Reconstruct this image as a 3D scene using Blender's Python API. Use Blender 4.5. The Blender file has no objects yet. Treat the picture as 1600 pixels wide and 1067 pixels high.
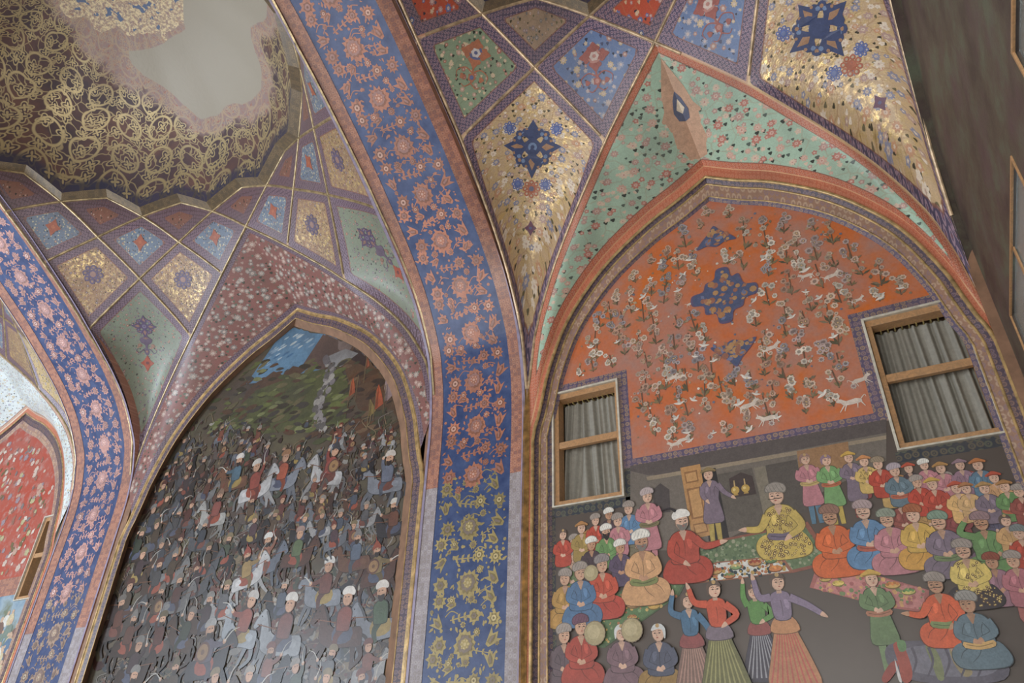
import bpy, math, random
from math import sin, cos, pi, radians, atan2, hypot, sqrt
from mathutils import Vector, Matrix

# ------------------------------------------------------------------ camera, light, exposure
S = 1.3                                   # metres per layout unit
FPX, PITCH, ROLL, YAW = 1127.2, radians(32.114), radians(1.641), radians(30.771)
F_ = Vector((-sin(YAW)*cos(PITCH), cos(YAW)*cos(PITCH), sin(PITCH)))
R0 = Vector((cos(YAW), sin(YAW), 0)); U0 = R0.cross(F_)
R_ = R0*cos(ROLL) + U0*sin(ROLL); U_ = U0*cos(ROLL) - R0*sin(ROLL)
cam_data = bpy.data.cameras.new('camera'); cam = bpy.data.objects.new('camera', cam_data)
bpy.context.scene.collection.objects.link(cam)
cam_data.sensor_width = 36; cam_data.lens = FPX/1600*36; cam_data.clip_start = 0.05
cam.matrix_world = Matrix((( R_.x, U_.x, -F_.x, 0), (R_.y, U_.y, -F_.y, 0), (R_.z, U_.z, -F_.z, 0), (0, 0, 0, 1)))
sc = bpy.context.scene; sc.camera = cam
sc.view_settings.view_transform = 'Standard'; sc.view_settings.look = 'None'
sc.view_settings.gamma = 1; sc.view_settings.use_curve_mapping = False
sc.view_settings.exposure = 0.70
w = bpy.data.worlds.new('daylight'); sc.world = w; w.use_nodes = True
w.node_tree.nodes['Background'].inputs[0].default_value = (0.80, 0.90, 1.0, 1)
w.node_tree.nodes['Background'].inputs[1].default_value = 0.75

def area(name, loc, target, sx, sy, power, col):
    L = bpy.data.lights.new(name, 'AREA'); L.shape = 'RECTANGLE'; L.size = sx*S; L.size_y = sy*S
    L.energy = power; L.color = col
    o = bpy.data.objects.new(name, L); sc.collection.objects.link(o)
    o.location = Vector(loc)*S
    d = (Vector(target) - Vector(loc)).normalized()
    o.rotation_euler = d.to_track_quat('-Z', 'Y').to_euler()
    return o
area('garden_door_daylight', (-2.2, -2.6, 0.9), (-2.5, 5.0, 5.2), 3.2, 3.6, 330, (1.0, 0.96, 0.90))
area('garden_door_daylight', (-8.0, -2.6, 0.9), (-7.5, 5.0, 5.5), 3.2, 3.4, 150, (1.0, 0.95, 0.88))
area('garden_door_daylight', (-14.5, -2.6, 1.5), (-12.0, 4.0, 5.0), 3.4, 4.5, 900, (0.80, 0.89, 1.0))

EPS = 0.0012
def ray(px, py): return F_*FPX + R_*(px-800) - U_*(py-533.5)
def onY(px, py, Y=6.1):
    d = ray(px, py); d = d*(Y/d.y); return d.x, d.z

def lin(c):
    g=(c[0]*.3+c[1]*.59+c[2]*.11); c=tuple(v*.80+g*.20+6 for v in c)     # veil of haze put into every colour: greyer, slightly lifted
    return tuple(((v/255/12.92) if v/255 <= 0.04045 else ((v/255+0.055)/1.055)**2.4) for v in c)

# ------------------------------------------------------------------ mesh building
class MB:
    def __init__(s): s.v=[]; s.f=[]; s.m=[]; s.uv=[]; s.col=[]; s.ed=[]
    def vert(s, p, ed=1.0): s.v.append((p[0]*S, p[1]*S, p[2]*S)); s.ed.append(ed); return len(s.v)-1
    def face(s, idx, uv=None, m=0, col=None):
        s.f.append(tuple(idx)); s.m.append(m); s.uv.append(uv); s.col.append(col)
    def poly(s, pts, m=0, col=None, uv=None):
        b=[s.vert(p) for p in pts]; s.face(b, uv, m, col)
    def grid(s, rows, uvrows=None, m=0, eds=None, mfun=None, flip=False, col=None):
        n=len(rows); k=len(rows[0]); base=len(s.v)
        for i,r in enumerate(rows):
            for j,p in enumerate(r): s.vert(p, eds[i][j] if eds else 1.0)
        for i in range(n-1):
            for j in range(k-1):
                a=base+i*k+j; q=[a,a+1,a+k+1,a+k]
                u=[uvrows[i][j],uvrows[i][j+1],uvrows[i+1][j+1],uvrows[i+1][j]] if uvrows else None
                if flip: q=q[::-1]; u=u[::-1] if u else None
                s.face(q,u,mfun(i,j) if mfun else m,col)
    def box(s, x0,x1,y0,y1,z0,z1,m=0,col=None):
        c=[(x0,y0,z0),(x1,y0,z0),(x1,y1,z0),(x0,y1,z0),(x0,y0,z1),(x1,y0,z1),(x1,y1,z1),(x0,y1,z1)]
        b=[s.vert(p) for p in c]
        for q in ((0,3,2,1),(4,5,6,7),(0,1,5,4),(1,2,6,5),(2,3,7,6),(3,0,4,7)):
            pts=[c[i] for i in q]
            ax=[i for i in range(3) if max(p[i] for p in pts)-min(p[i] for p in pts)>1e-6]
            uv=[(p[ax[0]],p[ax[-1]]) for p in pts]
            s.face([b[i] for i in q],uv,m,col)
    def build(s, name, mats, parent=None, smooth=False, bevel=0):
        if not s.v: return None
        me=bpy.data.meshes.new(name); me.from_pydata(s.v,[],s.f)
        if not isinstance(mats,(list,tuple)): mats=[mats]
        for m in mats: me.materials.append(m)
        me.polygons.foreach_set('material_index', s.m)
        uvl=me.uv_layers.new(name='UVMap'); flat=[]
        for f,u in zip(s.f,s.uv):
            if u is None:
                for i in f: flat += [s.v[i][0]/S, s.v[i][2]/S]
            else:
                for q in u: flat += [q[0],q[1]]
        uvl.data.foreach_set('uv',flat)
        if any(c is not None for c in s.col):
            ca=me.color_attributes.new(name='Col',type='FLOAT_COLOR',domain='CORNER'); fl=[]
            for f,c in zip(s.f,s.col):
                c=c or (0.5,0.5,0.5); fl += (list(c[:3])+[1.0])*len(f)
            ca.data.foreach_set('color',fl)
        if any(e!=1.0 for e in s.ed):
            a=me.attributes.new('ed','FLOAT','POINT'); a.data.foreach_set('value',s.ed)
        if smooth: me.polygons.foreach_set('use_smooth',[True]*len(s.f))
        me.update()
        o=bpy.data.objects.new(name,me); sc.collection.objects.link(o)
        if parent: o.parent=parent
        if bevel:
            b=o.modifiers.new('bevel','BEVEL'); b.width=bevel; b.segments=2
        return o

def empty(name, loc=(0,0,0)):
    o=bpy.data.objects.new(name,None); sc.collection.objects.link(o); o.empty_display_size=0.1
    return o
def tag(o, label=None, cat=None, group=None, kind=None):
    if label: o['label']=label
    if cat: o['category']=cat
    if group: o['group']=group
    if kind: o['kind']=kind
    return o

# ------------------------------------------------------------------ node materials
class NT:
    def __init__(s, name):
        s.mat=bpy.data.materials.new(name); s.mat.use_nodes=True; s.t=s.mat.node_tree; s.n=s.t.nodes
        s.bsdf=s.n['Principled BSDF']
    def link(s,a,b): s.t.links.new(a,b)
    def val(s, sock, x):
        if isinstance(x,(int,float)): sock.default_value=x
        elif isinstance(x,(tuple,list)): sock.default_value=tuple(x)+((1,) if len(x)==3 and len(sock.default_value)==4 else ())
        else: s.link(x,sock)
    def m(s, op, a, b=0.0, c=None, clamp=False):
        n=s.n.new('ShaderNodeMath'); n.operation=op; n.use_clamp=clamp
        s.val(n.inputs[0],a); s.val(n.inputs[1],b)
        if c is not None: s.val(n.inputs[2],c)
        return n.outputs[0]
    def vm(s, op, a, b=(0,0,0)):
        n=s.n.new('ShaderNodeVectorMath'); n.operation=op; s.val(n.inputs[0],a)
        if op=='SCALE': s.val(n.inputs[3],b)
        else: s.val(n.inputs[1],b)
        return n.outputs[0]
    def lt(s,a,b,soft=0.0):
        if soft:   # smooth step down around b
            return s.m('MULTIPLY_ADD', s.m('SUBTRACT', b, a), 1.0/soft, 0.5, clamp=True)
        return s.m('LESS_THAN',a,b)
    def mix(s, f, a, b):
        n=s.n.new('ShaderNodeMix'); n.data_type='RGBA'; s.val(n.inputs[0],f); s.val(n.inputs[6],a); s.val(n.inputs[7],b)
        return n.outputs[2]
    def mixf(s,f,a,b):
        n=s.n.new('ShaderNodeMix'); n.data_type='FLOAT'; s.val(n.inputs[0],f); s.val(n.inputs[2],a); s.val(n.inputs[3],b)
        return n.outputs[0]
    def mul(s,a,b,f=1.0):
        n=s.n.new('ShaderNodeMix'); n.data_type='RGBA'; n.blend_type='MULTIPLY'; s.val(n.inputs[0],f); s.val(n.inputs[6],a); s.val(n.inputs[7],b)
        return n.outputs[2]
    def uv(s): return s.n.new('ShaderNodeTexCoord').outputs['UV']
    def obj(s): return s.n.new('ShaderNodeTexCoord').outputs['Object']
    def sep(s,v):
        n=s.n.new('ShaderNodeSeparateXYZ'); s.link(v,n.inputs[0]); return n.outputs
    def noise(s,v,scale,detail=3,rough=0.5,out='Fac',dist=0.0):
        n=s.n.new('ShaderNodeTexNoise'); s.link(v,n.inputs['Vector']); n.inputs['Scale'].default_value=scale
        n.inputs['Detail'].default_value=detail; n.inputs['Roughness'].default_value=rough; n.inputs['Distortion'].default_value=dist
        return n.outputs[out]
    def vor(s,v,scale,feature='F1',rnd=1.0,dim='2D'):
        n=s.n.new('ShaderNodeTexVoronoi'); n.voronoi_dimensions=dim; n.feature=feature
        s.link(v,n.inputs['Vector']); n.inputs['Scale'].default_value=scale; n.inputs['Randomness'].default_value=rnd
        return n
    def attr(s,name,out='Fac'):
        n=s.n.new('ShaderNodeAttribute'); n.attribute_name=name; return n.outputs[out]
    def ramp(s,f,stops,const=False):
        n=s.n.new('ShaderNodeValToRGB'); s.link(f,n.inputs[0]); cr=n.color_ramp
        if const: cr.interpolation='CONSTANT'
        while len(cr.elements)<len(stops): cr.elements.new(0.5)
        for e,(p,c) in zip(cr.elements,stops): e.position=p; e.color=tuple(c)+(1,)
        return n.outputs[0]
    def bump(s,h,strength=0.3,dist=0.01):
        n=s.n.new('ShaderNodeBump'); n.inputs['Strength'].default_value=strength; n.inputs['Distance'].default_value=dist
        s.link(h,n.inputs['Height']); s.link(n.outputs[0],s.bsdf.inputs['Normal'])
    def out(s,col,rough=0.5,metal=0.0,spec=0.5):
        s.val(s.bsdf.inputs['Base Color'],col); s.val(s.bsdf.inputs['Roughness'],rough); s.val(s.bsdf.inputs['Metallic'],metal)
        s.bsdf.inputs['Specular IOR Level'].default_value=spec
        return s.mat
    def grime(s,col,amt=0.35,scale=1.5,tint=(95,85,80)):
        o=s.obj(); f=s.noise(o,scale,5,0.6)
        f=s.m('MULTIPLY',s.m('SUBTRACT',f,0.42,clamp=True),amt*4,clamp=True)
        c=s.mix(f,col,lin(tint))
        g=s.noise(o,60,2,0.6); g=s.m('MULTIPLY_ADD',g,0.5,0.75)
        n=s.n.new('ShaderNodeCombineColor')
        for i in range(3): s.link(g,n.inputs[i])
        return s.mul(c,n.outputs[0])

def flowers(t, uv, scale, base, pal, r=0.30, petals=6, rnd=0.8, ring=None, keep=1.0, eye=0.85):
    """scatter of petalled flowers over base; returns colour and flower mask"""
    v=t.vor(uv,scale,rnd=rnd)
    d=v.outputs['Distance']; pos=v.outputs['Position']
    q=t.vm('SUBTRACT',t.vm('SCALE',uv,1.0),pos); x,y,_=t.sep(q)
    ang=t.m('ARCTAN2',y,x); pet=t.m('MULTIPLY_ADD',t.m('SINE',t.m('MULTIPLY',ang,petals)),0.16,0.9)
    cs=t.sep(v.outputs['Color'])
    size=t.m('MULTIPLY_ADD',cs[1],0.5,0.6)
    rr=t.m('MULTIPLY',t.m('MULTIPLY',pet,size),r)
    mk=t.lt(d,rr,0.05)
    mk=t.m('MULTIPLY',mk,t.m('LESS_THAN',cs[2],keep))
    pc=t.ramp(cs[0],[(i/len(pal),lin(c)) for i,c in enumerate(pal)],True)
    cm=t.lt(d,t.m('MULTIPLY',rr,0.42),0.05)
    pc=t.mix(t.m('MULTIPLY',cm,eye),pc,lin(ring or (225,200,185)))
    cm2=t.lt(d,t.m('MULTIPLY',rr,0.20),0.04)
    pc=t.mix(t.m('MULTIPLY',cm2,eye),pc,lin(pal[0]))
    return t.mix(mk,base,pc), mk

def vines(t, uv, scale, base, col, width=0.03, amt=0.8):
    nz=t.noise(uv,scale*1.3,1,0.4,'Color')
    d=t.vm('ADD',uv,t.vm('SCALE',t.vm('SUBTRACT',nz,(0.5,0.5,0.5)),0.55/scale))
    e=t.vor(d,scale,'DISTANCE_TO_EDGE').outputs['Distance']
    m=t.m('MULTIPLY',t.lt(e,width,0.03),amt)
    return t.mix(m,base,lin(col)), m

GOLD=(238,206,128)
def field_mat(name, base, pal, scale=7, vine=(120,90,80), leaf=(70,90,80), gold=False, band=(92,70,98), dot=(165,135,150),
              line=(205,165,100), bw=0.105, gw=0.018, edge=None, grime=0.3, rough=0.42, ring=None, r=0.33, leafkeep=0.6):
    """painted plaster field framed by a scroll band, as on every facet of the vault"""
    t=NT(name); uv=t.uv(); ed=t.attr('ed')
    b0=lin(base)
    nz=t.noise(uv,5,4,0.6)
    if gold:
        # gilded ground showing between painted flowers
        gmask=t.m('MULTIPLY_ADD',t.noise(uv,17,3,0.65),5.0,-2.2,clamp=True)
        wear=t.m('MULTIPLY_ADD',t.noise(uv,2.3,3,0.6),3.0,-0.95,clamp=True)
        gmask=t.m('MULTIPLY',gmask,wear)
        c=t.mix(gmask,b0,lin(GOLD))
    else:
        c=t.mix(t.m('MULTIPLY',nz,0.25),b0,lin(tuple(min(255,x*1.25) for x in base))); gmask=None
    c,vm_=vines(t,uv,scale*0.8,c,vine,0.03,0.45)
    v2=t.vm('ADD',uv,(3.3,7.1,0))
    c,lm=flowers(t,v2,scale*1.9,c,[leaf,tuple(int(x*0.6) for x in leaf),pal[-1]],r=0.27,petals=3,rnd=1.0,keep=leafkeep,eye=0.0)
    c,fm0=flowers(t,t.vm('ADD',uv,(8.7,2.9,0)),scale*1.35,c,pal[::-1],r=r*0.85,petals=5,rnd=0.95,ring=ring,keep=0.6)
    c,fm=flowers(t,uv,scale,c,pal,r=r,petals=8,rnd=0.75,ring=ring,keep=0.85)
    # frame band
    vb=t.vor(uv,30,rnd=0.25); dd=vb.outputs['Distance']
    rg=t.m('MULTIPLY',t.lt(dd,0.40,0.06),t.m('SUBTRACT',1.0,t.lt(dd,0.20,0.06)))
    bc=t.mix(rg,lin(band),lin(dot)); bc=t.mix(t.lt(dd,0.10,0.05),bc,lin((150,95,95)))
    inband=t.lt(ed,bw,0.006)
    c=t.mix(inband,c,bc)
    ln=t.m('MULTIPLY',t.lt(t.m('ABSOLUTE',t.m('SUBTRACT',ed,bw)),0.006,0.004),0.8)
    c=t.mix(ln,c,lin((140,85,70)))
    if edge:
        c=t.mix(t.lt(ed,edge[0],0.006),c,lin(edge[1]))
        ed0=edge[0]
        dots=t.m('MULTIPLY',t.lt(t.vor(uv,16,rnd=0.2).outputs['Distance'],0.14,0.05),t.lt(ed,ed0,0.006))
        c=t.mix(t.m('MULTIPLY',dots,0.6),c,lin((235,175,150)))
    lm2=t.lt(ed,gw,0.006)
    c=t.mix(lm2,c,lin(line))
    c=t.grime(c,grime,1.3)
    metal=0.0
    if gmask is not None:
        notp=t.m('SUBTRACT',1.0,t.m('MAXIMUM',t.m('MAXIMUM',t.m('MAXIMUM',fm,fm0),lm),inband),clamp=True)
        metal=t.m('MULTIPLY',t.m('MULTIPLY',gmask,notp),0.8)
        rr=t.mixf(metal,rough,0.34)
        h=t.noise(uv,40,2,0.5); t.bump(h,0.5,0.012)
        return t.out(c,rr,metal)
    h=t.noise(uv,30,2,0.5); t.bump(h,0.15,0.006)
    return t.out(c,rough,0.0)

def band_mat(name, base, dot, pitch=18, dot2=None, gold=False, rough=0.45, grime=0.3, flat=0.3):
    t=NT(name); uv=t.uv()
    vb=t.vor(uv,pitch,rnd=0.3); dd=vb.outputs['Distance']; cs=t.sep(vb.outputs['Color'])
    rg=t.m('MULTIPLY',t.lt(dd,0.42,0.08),t.m('SUBTRACT',1.0,t.lt(dd,0.20,0.08)))
    dcol=t.mix(t.m('GREATER_THAN',cs[0],0.5),lin(dot),lin(dot2 or dot))
    c=t.mix(t.m('MULTIPLY',rg,1-flat),lin(base),dcol)
    c=t.mix(t.m('MULTIPLY',t.lt(dd,0.10,0.05),1-flat),c,lin(dot2 or dot))
    c=t.grime(c,grime,1.7)
    t.bump(t.noise(uv,40,2,0.5),0.15,0.006)
    return t.out(c,rough,0.35 if gold else 0.0)

def gilt(name,col=(190,150,85),rough=0.36,metal=0.75):
    t=NT(name); o=t.obj(); n=t.noise(o,9,4,0.6)
    c=t.mix(t.m('MULTIPLY_ADD',n,2.5,-0.8,clamp=True),lin(tuple(int(x*0.62) for x in col)),lin(col))
    t.bump(t.noise(o,50,2,0.5),0.2,0.005)
    return t.out(c,rough,metal)

def paint_mat(name='fresco_paint',rough=0.5,grime=0.25,tint=(95,88,85)):
    t=NT(name); c=t.attr('Col','Color'); o=t.obj()
    n=t.noise(o,14,4,0.65); g=t.m('MULTIPLY_ADD',n,0.75,0.62)
    k=t.n.new('ShaderNodeCombineColor')
    for i in range(3): t.link(g,k.inputs[i])
    c=t.mul(c,k.outputs[0]); c=t.grime(c,grime,1.4,tint)
    t.bump(t.noise(o,35,2,0.5),0.12,0.006)
    return t.out(c,rough,0.0)

def plain(name,col,rough=0.7,scale=8,var=0.25,metal=0.0,tint=None):
    t=NT(name); o=t.obj(); n=t.noise(o,scale,5,0.6)
    c=t.mix(t.m('MULTIPLY_ADD',n,1.8,-0.4,clamp=True),lin(tuple(x*(1-var) for x in col)),lin(tint or tuple(min(255,x*(1+var*0.5)) for x in col)))
    t.bump(t.noise(o,40,3,0.5),0.2,0.006)
    return t.out(c,rough,metal)

def wood_mat(name,col):
    t=NT(name); o=t.obj(); st=t.vm('MULTIPLY',o,(3,3,3))
    n=t.noise(st,6,4,0.6,dist=1.5); g=t.noise(o,2.0,2,0.5)
    c=t.mix(t.m('MULTIPLY_ADD',n,2.2,-0.6,clamp=True),lin(tuple(int(x*0.72) for x in col)),lin(col))
    c=t.mix(t.m('MULTIPLY',g,0.35),c,lin((205,175,135)))
    return t.out(c,0.45)

# ------------------------------------------------------------------ curves shared by the architecture
def catmull(pts, n=6):
    out=[]
    P=[pts[0]]+list(pts)+[pts[-1]]
    for i in range(1,len(P)-2):
        p0,p1,p2,p3=P[i-1],P[i],P[i+1],P[i+2]
        for k in range(n):
            t=k/n
            out.append(tuple(0.5*((2*b)+(c-a)*t+(2*a-5*b+4*c-d)*t*t+(-a+3*b-3*c+d)*t**3) for a,b,c,d in zip(p0,p1,p2,p3)))
    out.append(tuple(pts[-1])); return out

YC=1.83; FLOOR=-1.28
_pr=catmull([(6.0,3.0),(6.0,3.45),(5.965,3.85),(5.90,4.15),(5.8,4.45),(5.52,4.91),(5.2,5.27),(4.9,5.54),(4.58,5.80),(4.3,6.02),(3.8,6.37),(3.3,6.70),(2.75,7.02),(2.3,7.22),(YC,7.38)],6)
def PRz(y):
    y=min(6.0,max(YC,y))
    for a,b in zip(_pr,_pr[1:]):
        if a[0]>=y>=b[0] and a[0]>b[0]: return a[1]+(b[1]-a[1])*(a[0]-y)/(a[0]-b[0])
    return 3.45
_half=[(6.0,FLOOR),(6.0,0.0),(6.0,1.2),(6.0,2.2)]+_pr
PROF=_half+[(2*YC-y,z) for y,z in _half[::-1]][1:]
PT=[0.0]
for a,b in zip(PROF,PROF[1:]): PT.append(PT[-1]+hypot(b[0]-a[0],b[1]-a[1]))
def prof(t):
    t=max(0.0,min(PT[-1]-1e-6,t)); lo,hi=0,len(PT)-1
    while hi-lo>1:
        m=(lo+hi)//2
        if PT[m]<=t: lo=m
        else: hi=m
    k=(t-PT[lo])/(PT[hi]-PT[lo]); a,b=PROF[lo],PROF[hi]
    return a[0]+(b[0]-a[0])*k, a[1]+(b[1]-a[1])*k
def profn(t):
    a=prof(t-0.06); b=prof(t+0.06); dy,dz=b[0]-a[0],b[1]-a[1]; L=hypot(dy,dz) or 1
    n=(-dz/L, dy/L)        # towards the room
    return n

# ------------------------------------------------------------------ painted ornament
def circle(cx,cy,r,n=14,ry=None,rot=0,wob=0,k=0):
    ry=ry or r; o=[]
    for i in range(n):
        a=2*pi*i/n; m=1+wob*cos(k*a); x,y=r*m*cos(a),ry*m*sin(a)
        o.append((cx+x*cos(rot)-y*sin(rot),cy+x*sin(rot)+y*cos(rot)))
    return o
def blob(pts,n=4):
    m=len(pts); o=[]
    for i in range(m):
        p0,p1,p2,p3=pts[i-1],pts[i],pts[(i+1)%m],pts[(i+2)%m]
        for k in range(n):
            t=k/n
            o.append(tuple(0.5*((2*b)+(c-a)*t+(2*a-5*b+4*c-d)*t*t+(-a+3*b-3*c+d)*t**3) for a,b,c,d in zip(p0,p1,p2,p3)))
    return o
def stroke(pts,w0,w1=None,n=5):
    w1=w0 if w1 is None else w1
    q=catmull(pts,n) if len(pts)>2 else list(pts); L=[];Rr=[]
    for i,p in enumerate(q):
        a=q[max(0,i-1)]; b=q[min(len(q)-1,i+1)]; dx,dy=b[0]-a[0],b[1]-a[1]; l=hypot(dx,dy) or 1
        w=(w0+(w1-w0)*i/(len(q)-1))/2
        L.append((p[0]-dy/l*w,p[1]+dx/l*w)); Rr.append((p[0]+dy/l*w,p[1]-dx/l*w))
    return L+Rr[::-1]
def xf(pts,cx,cy,s=1,rot=0,fx=1):
    c,sn=cos(rot),sin(rot)
    return [(cx+s*(fx*x*c-y*sn),cy+s*(fx*x*sn+y*c)) for x,y in pts]
def shade(c,k): return tuple(max(0,min(255,v*k)) for v in c)

class Paint:
    """lays coloured outlines on a surface: to3d(a,b,height)"""
    N=0
    def __init__(s,to3d,dh=None): Paint.N+=1; s.k=(Paint.N*0.7548777)%1.0; s.mb=MB(); s.to3d=to3d; s.rnd=random.Random(5)
    def P(s,pts,col,layer=1):
        s.k=(s.k+0.6180339)%1.0; h=(layer+0.85*s.k)*EPS
        s.mb.poly([s.to3d(a,b,h) for a,b in pts],0,lin(col),[(a,b) for a,b in pts])
    def build(s,name,mat,parent=None): return s.mb.build(name,mat,parent)

def spiky(cx,cy,r,n,depth,rnd=None,rot=0,ry=1):
    o=[]
    for i in range(2*n):
        a=pi*i/n+rot; m=r*(1 if i%2==0 else 1-depth)
        if rnd: m*=rnd.uniform(0.88,1.1)
        o.append((cx+m*cos(a),cy+m*ry*sin(a)))
    return o
def palmette(p,cx,cy,r,c1,c2,c3,rnd):
    p.P(spiky(cx,cy,r,13,0.20,rnd,rnd.random(),1.12),c1,1)
    p.P(spiky(cx,cy+r*0.05,r*0.76,12,0.16,rnd),shade(c1,.78),2); p.P(spiky(cx,cy+r*0.1,r*0.64,11,0.15,rnd),c2,3)
    p.P(spiky(cx,cy+r*0.1,r*0.42,8,0.2,rnd),c1,4)
    for i in range(7):
        a=2*pi*i/7; p.P(circle(cx+r*0.27*cos(a),cy+r*0.1+r*0.27*sin(a),r*0.065,6),c3,5)
    p.P(circle(cx,cy+r*0.1,r*0.12,8),c3,5)
def starflower(p,cx,cy,r,c1,c2,rnd,n=6):
    p.P(spiky(cx,cy,r*1.02,n+2,0.34,rnd,rnd.random()*2),shade(c1,rnd.uniform(.9,1.08)),1)
    p.P(spiky(cx,cy,r*0.60,n,0.25,rnd),shade(c1,.76),2)
    p.P(circle(cx,cy,r*0.36,8),c2,3); p.P(circle(cx,cy,r*0.15,6),shade(c1,.7),4)
def tulip(p,cx,cy,r,c1,c2,rot):
    p.P(xf([(-.25,-1),(.25,-1),(.55,-.4),(1.1,.9),(.5,.45),(.1,1.1),(-.3,.45),(-.95,.95),(-.5,-.3)],cx,cy,r*1.05,rot),c1,1); p.P(xf([(-.3,-.7),(.3,-.7),(.42,0),(.1,.75),(-.38,0)],cx,cy,r,rot),shade(c1,.76),2)
    p.P(xf([(-.12,-.6),(.18,-.6),(.2,.3),(0,.6),(-.22,.3)],cx,cy,r*.8,rot),c2,3)
def spray(p,cx,cy,r,c1,rot,rnd,n=4):
    for i in range(n):
        x=(-1+2*i/(n-1))*r
        for sg in (-1,1):
            a=(0.9)*sg
            p.P(xf([(0,0),(.5,.28),(1,0),(.5,-.28)],*xf([(x,0)],cx,cy,1,rot)[0],r*0.55,rot+a),c1,1)
    p.P(stroke(xf([(-1.2*r,0),(1.2*r,0)],cx,cy,1,rot),r*0.12),c1,1)
def leaf(p,cx,cy,r,c1,rot): p.P(xf([(0,0),(.35,.3),(1,.1),(1.2,-.1),(.5,-.25)],cx,cy,r,rot),c1,1)

# ------------------------------------------------------------------ floor and plain walls
M_floor=plain('stone_floor',(178,168,150),0.4,3,0.15)
mb=MB(); mb.box(-18.5,1.3,-2.75,6.9,FLOOR-0.2,FLOOR); tag(mb.build('floor',M_floor),'pale stone floor of the painted hall','floor',kind='structure')

# end wall, close on the right: mottled painting, its shade put into the dark colours
t=NT('shaded_mottled_wall'); o_=t.obj(); st=t.vm('MULTIPLY',o_,(1,0.6,0.9))
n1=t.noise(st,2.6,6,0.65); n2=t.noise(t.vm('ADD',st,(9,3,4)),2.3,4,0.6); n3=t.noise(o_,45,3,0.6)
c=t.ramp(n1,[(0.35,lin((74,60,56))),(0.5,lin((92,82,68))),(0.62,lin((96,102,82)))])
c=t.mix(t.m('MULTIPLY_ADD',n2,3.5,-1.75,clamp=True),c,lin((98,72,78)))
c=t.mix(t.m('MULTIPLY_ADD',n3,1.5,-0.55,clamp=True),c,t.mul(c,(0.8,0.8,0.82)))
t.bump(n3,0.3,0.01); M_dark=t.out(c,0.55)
M_wood=wood_mat('pine_frame',(205,140,78)); M_whitewood=plain('worn_white_paint',(205,198,180),0.5,12,0.2)
XE=0.915
mb=MB()
def wallpanel(y0,y1,z0,z1): mb.box(XE,XE+0.35,y0,y1,z0,z1)
wy0,wy1,wz0,wz1=3.77,5.53,0.95,3.04
ny0,ny1=1.4,3.03
mb.box(XE,XE+0.35,-2.75,ny0,FLOOR,9.6); mb.box(XE,XE+0.35,ny1,wy0,FLOOR,9.6); mb.box(XE,XE+0.35,wy1,6.9,FLOOR,9.6)
mb.box(XE,XE+0.35,ny0,ny1,FLOOR,wz0); mb.box(XE,XE+0.35,ny0,ny1,wz1,9.6)
mb.box(XE,XE+0.35,wy0,wy1,FLOOR,wz0); mb.box(XE,XE+0.35,wy0,wy1,wz1,9.6)
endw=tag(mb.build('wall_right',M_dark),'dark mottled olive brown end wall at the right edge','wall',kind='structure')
M_glass=bpy.data.materials.new('dusty_window_glass'); M_glass.use_nodes=True
g_=M_glass.node_tree.nodes['Principled BSDF']; g_.inputs['Base Color'].default_value=(0.75,0.8,0.8,1); g_.inputs['Roughness'].default_value=0.25; g_.inputs['Transmission Weight'].default_value=0.85
for k,(a,b) in enumerate(((wy0,wy1),(ny0,ny1))):
    r=empty('window_%d'%(4+k)); tag(r,('wood framed window in the dark end wall, nearest the painted banquet' if k==0 else 'wood framed window in the dark end wall, cut by the top right corner'),'window',kind='structure')
    mb=MB(); f=0.02
    mb.box(XE-0.009,XE+0.006,a,b,wz1-f,wz1); mb.box(XE-0.009,XE+0.006,a,b,wz0,wz0+f)
    mb.box(XE-0.009,XE+0.006,a,a+f,wz0+f,wz1-f); mb.box(XE-0.009,XE+0.004,b-f,b,wz0+f,wz1-f)
    mb.box(XE+0.004,XE+0.014,(a+b)/2-0.02,(a+b)/2+0.02,wz0+f,wz1-f)
    mb.build('window_frame',M_wood,r,bevel=0.004)
    mb=MB(); mb.box(XE+0.02,XE+0.028,a+f,b-f,wz0+f,wz1-f); mb.build('window_pane',M_glass,r)

# back wall and far end wall, never faced by the lens but closing the room
M_plaster=plain('cream_plaster',(190,176,150),0.8,3,0.12)
mb=MB(); mb.box(-18.5,-18.2,-2.75,6.9,FLOOR,9.6); tag(mb.build('wall_left',M_plaster),'cream plaster end wall far down the hall','wall',kind='structure')
mb=MB()
doors=[(-3.9,-0.6),(-9.7,-6.3),(-16.2,-12.8)]
xs=[-18.5]+sorted(v for d in doors for v in d)+[1.3]
for i in range(0,len(xs),2): mb.box(xs[i],xs[i+1],-3.0,-2.7,FLOOR,9.6)
for a,b in doors: mb.box(a,b,-3.0,-2.7,3.0 if a>-12 else 4.6,9.6)
tag(mb.build('wall_back',M_plaster),'cream plaster garden wall with tall door openings','wall',kind='structure')
# roof slab above the vaults
mb=MB(); mb.box(-18.5,1.3,-3.0,6.9,9.6,9.8); tag(mb.build('ceiling_slab',M_plaster),'plain plaster slab above the painted vaults','ceiling',kind='structure')
# wall plane behind the painted panels of the long wall
mb=MB(); mb.box(-18.5,1.3,6.34,6.6,FLOOR,9.6); tag(mb.build('wall_front',M_plaster),'long wall carrying the painted niches and piers','wall',kind='structure')

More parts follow.
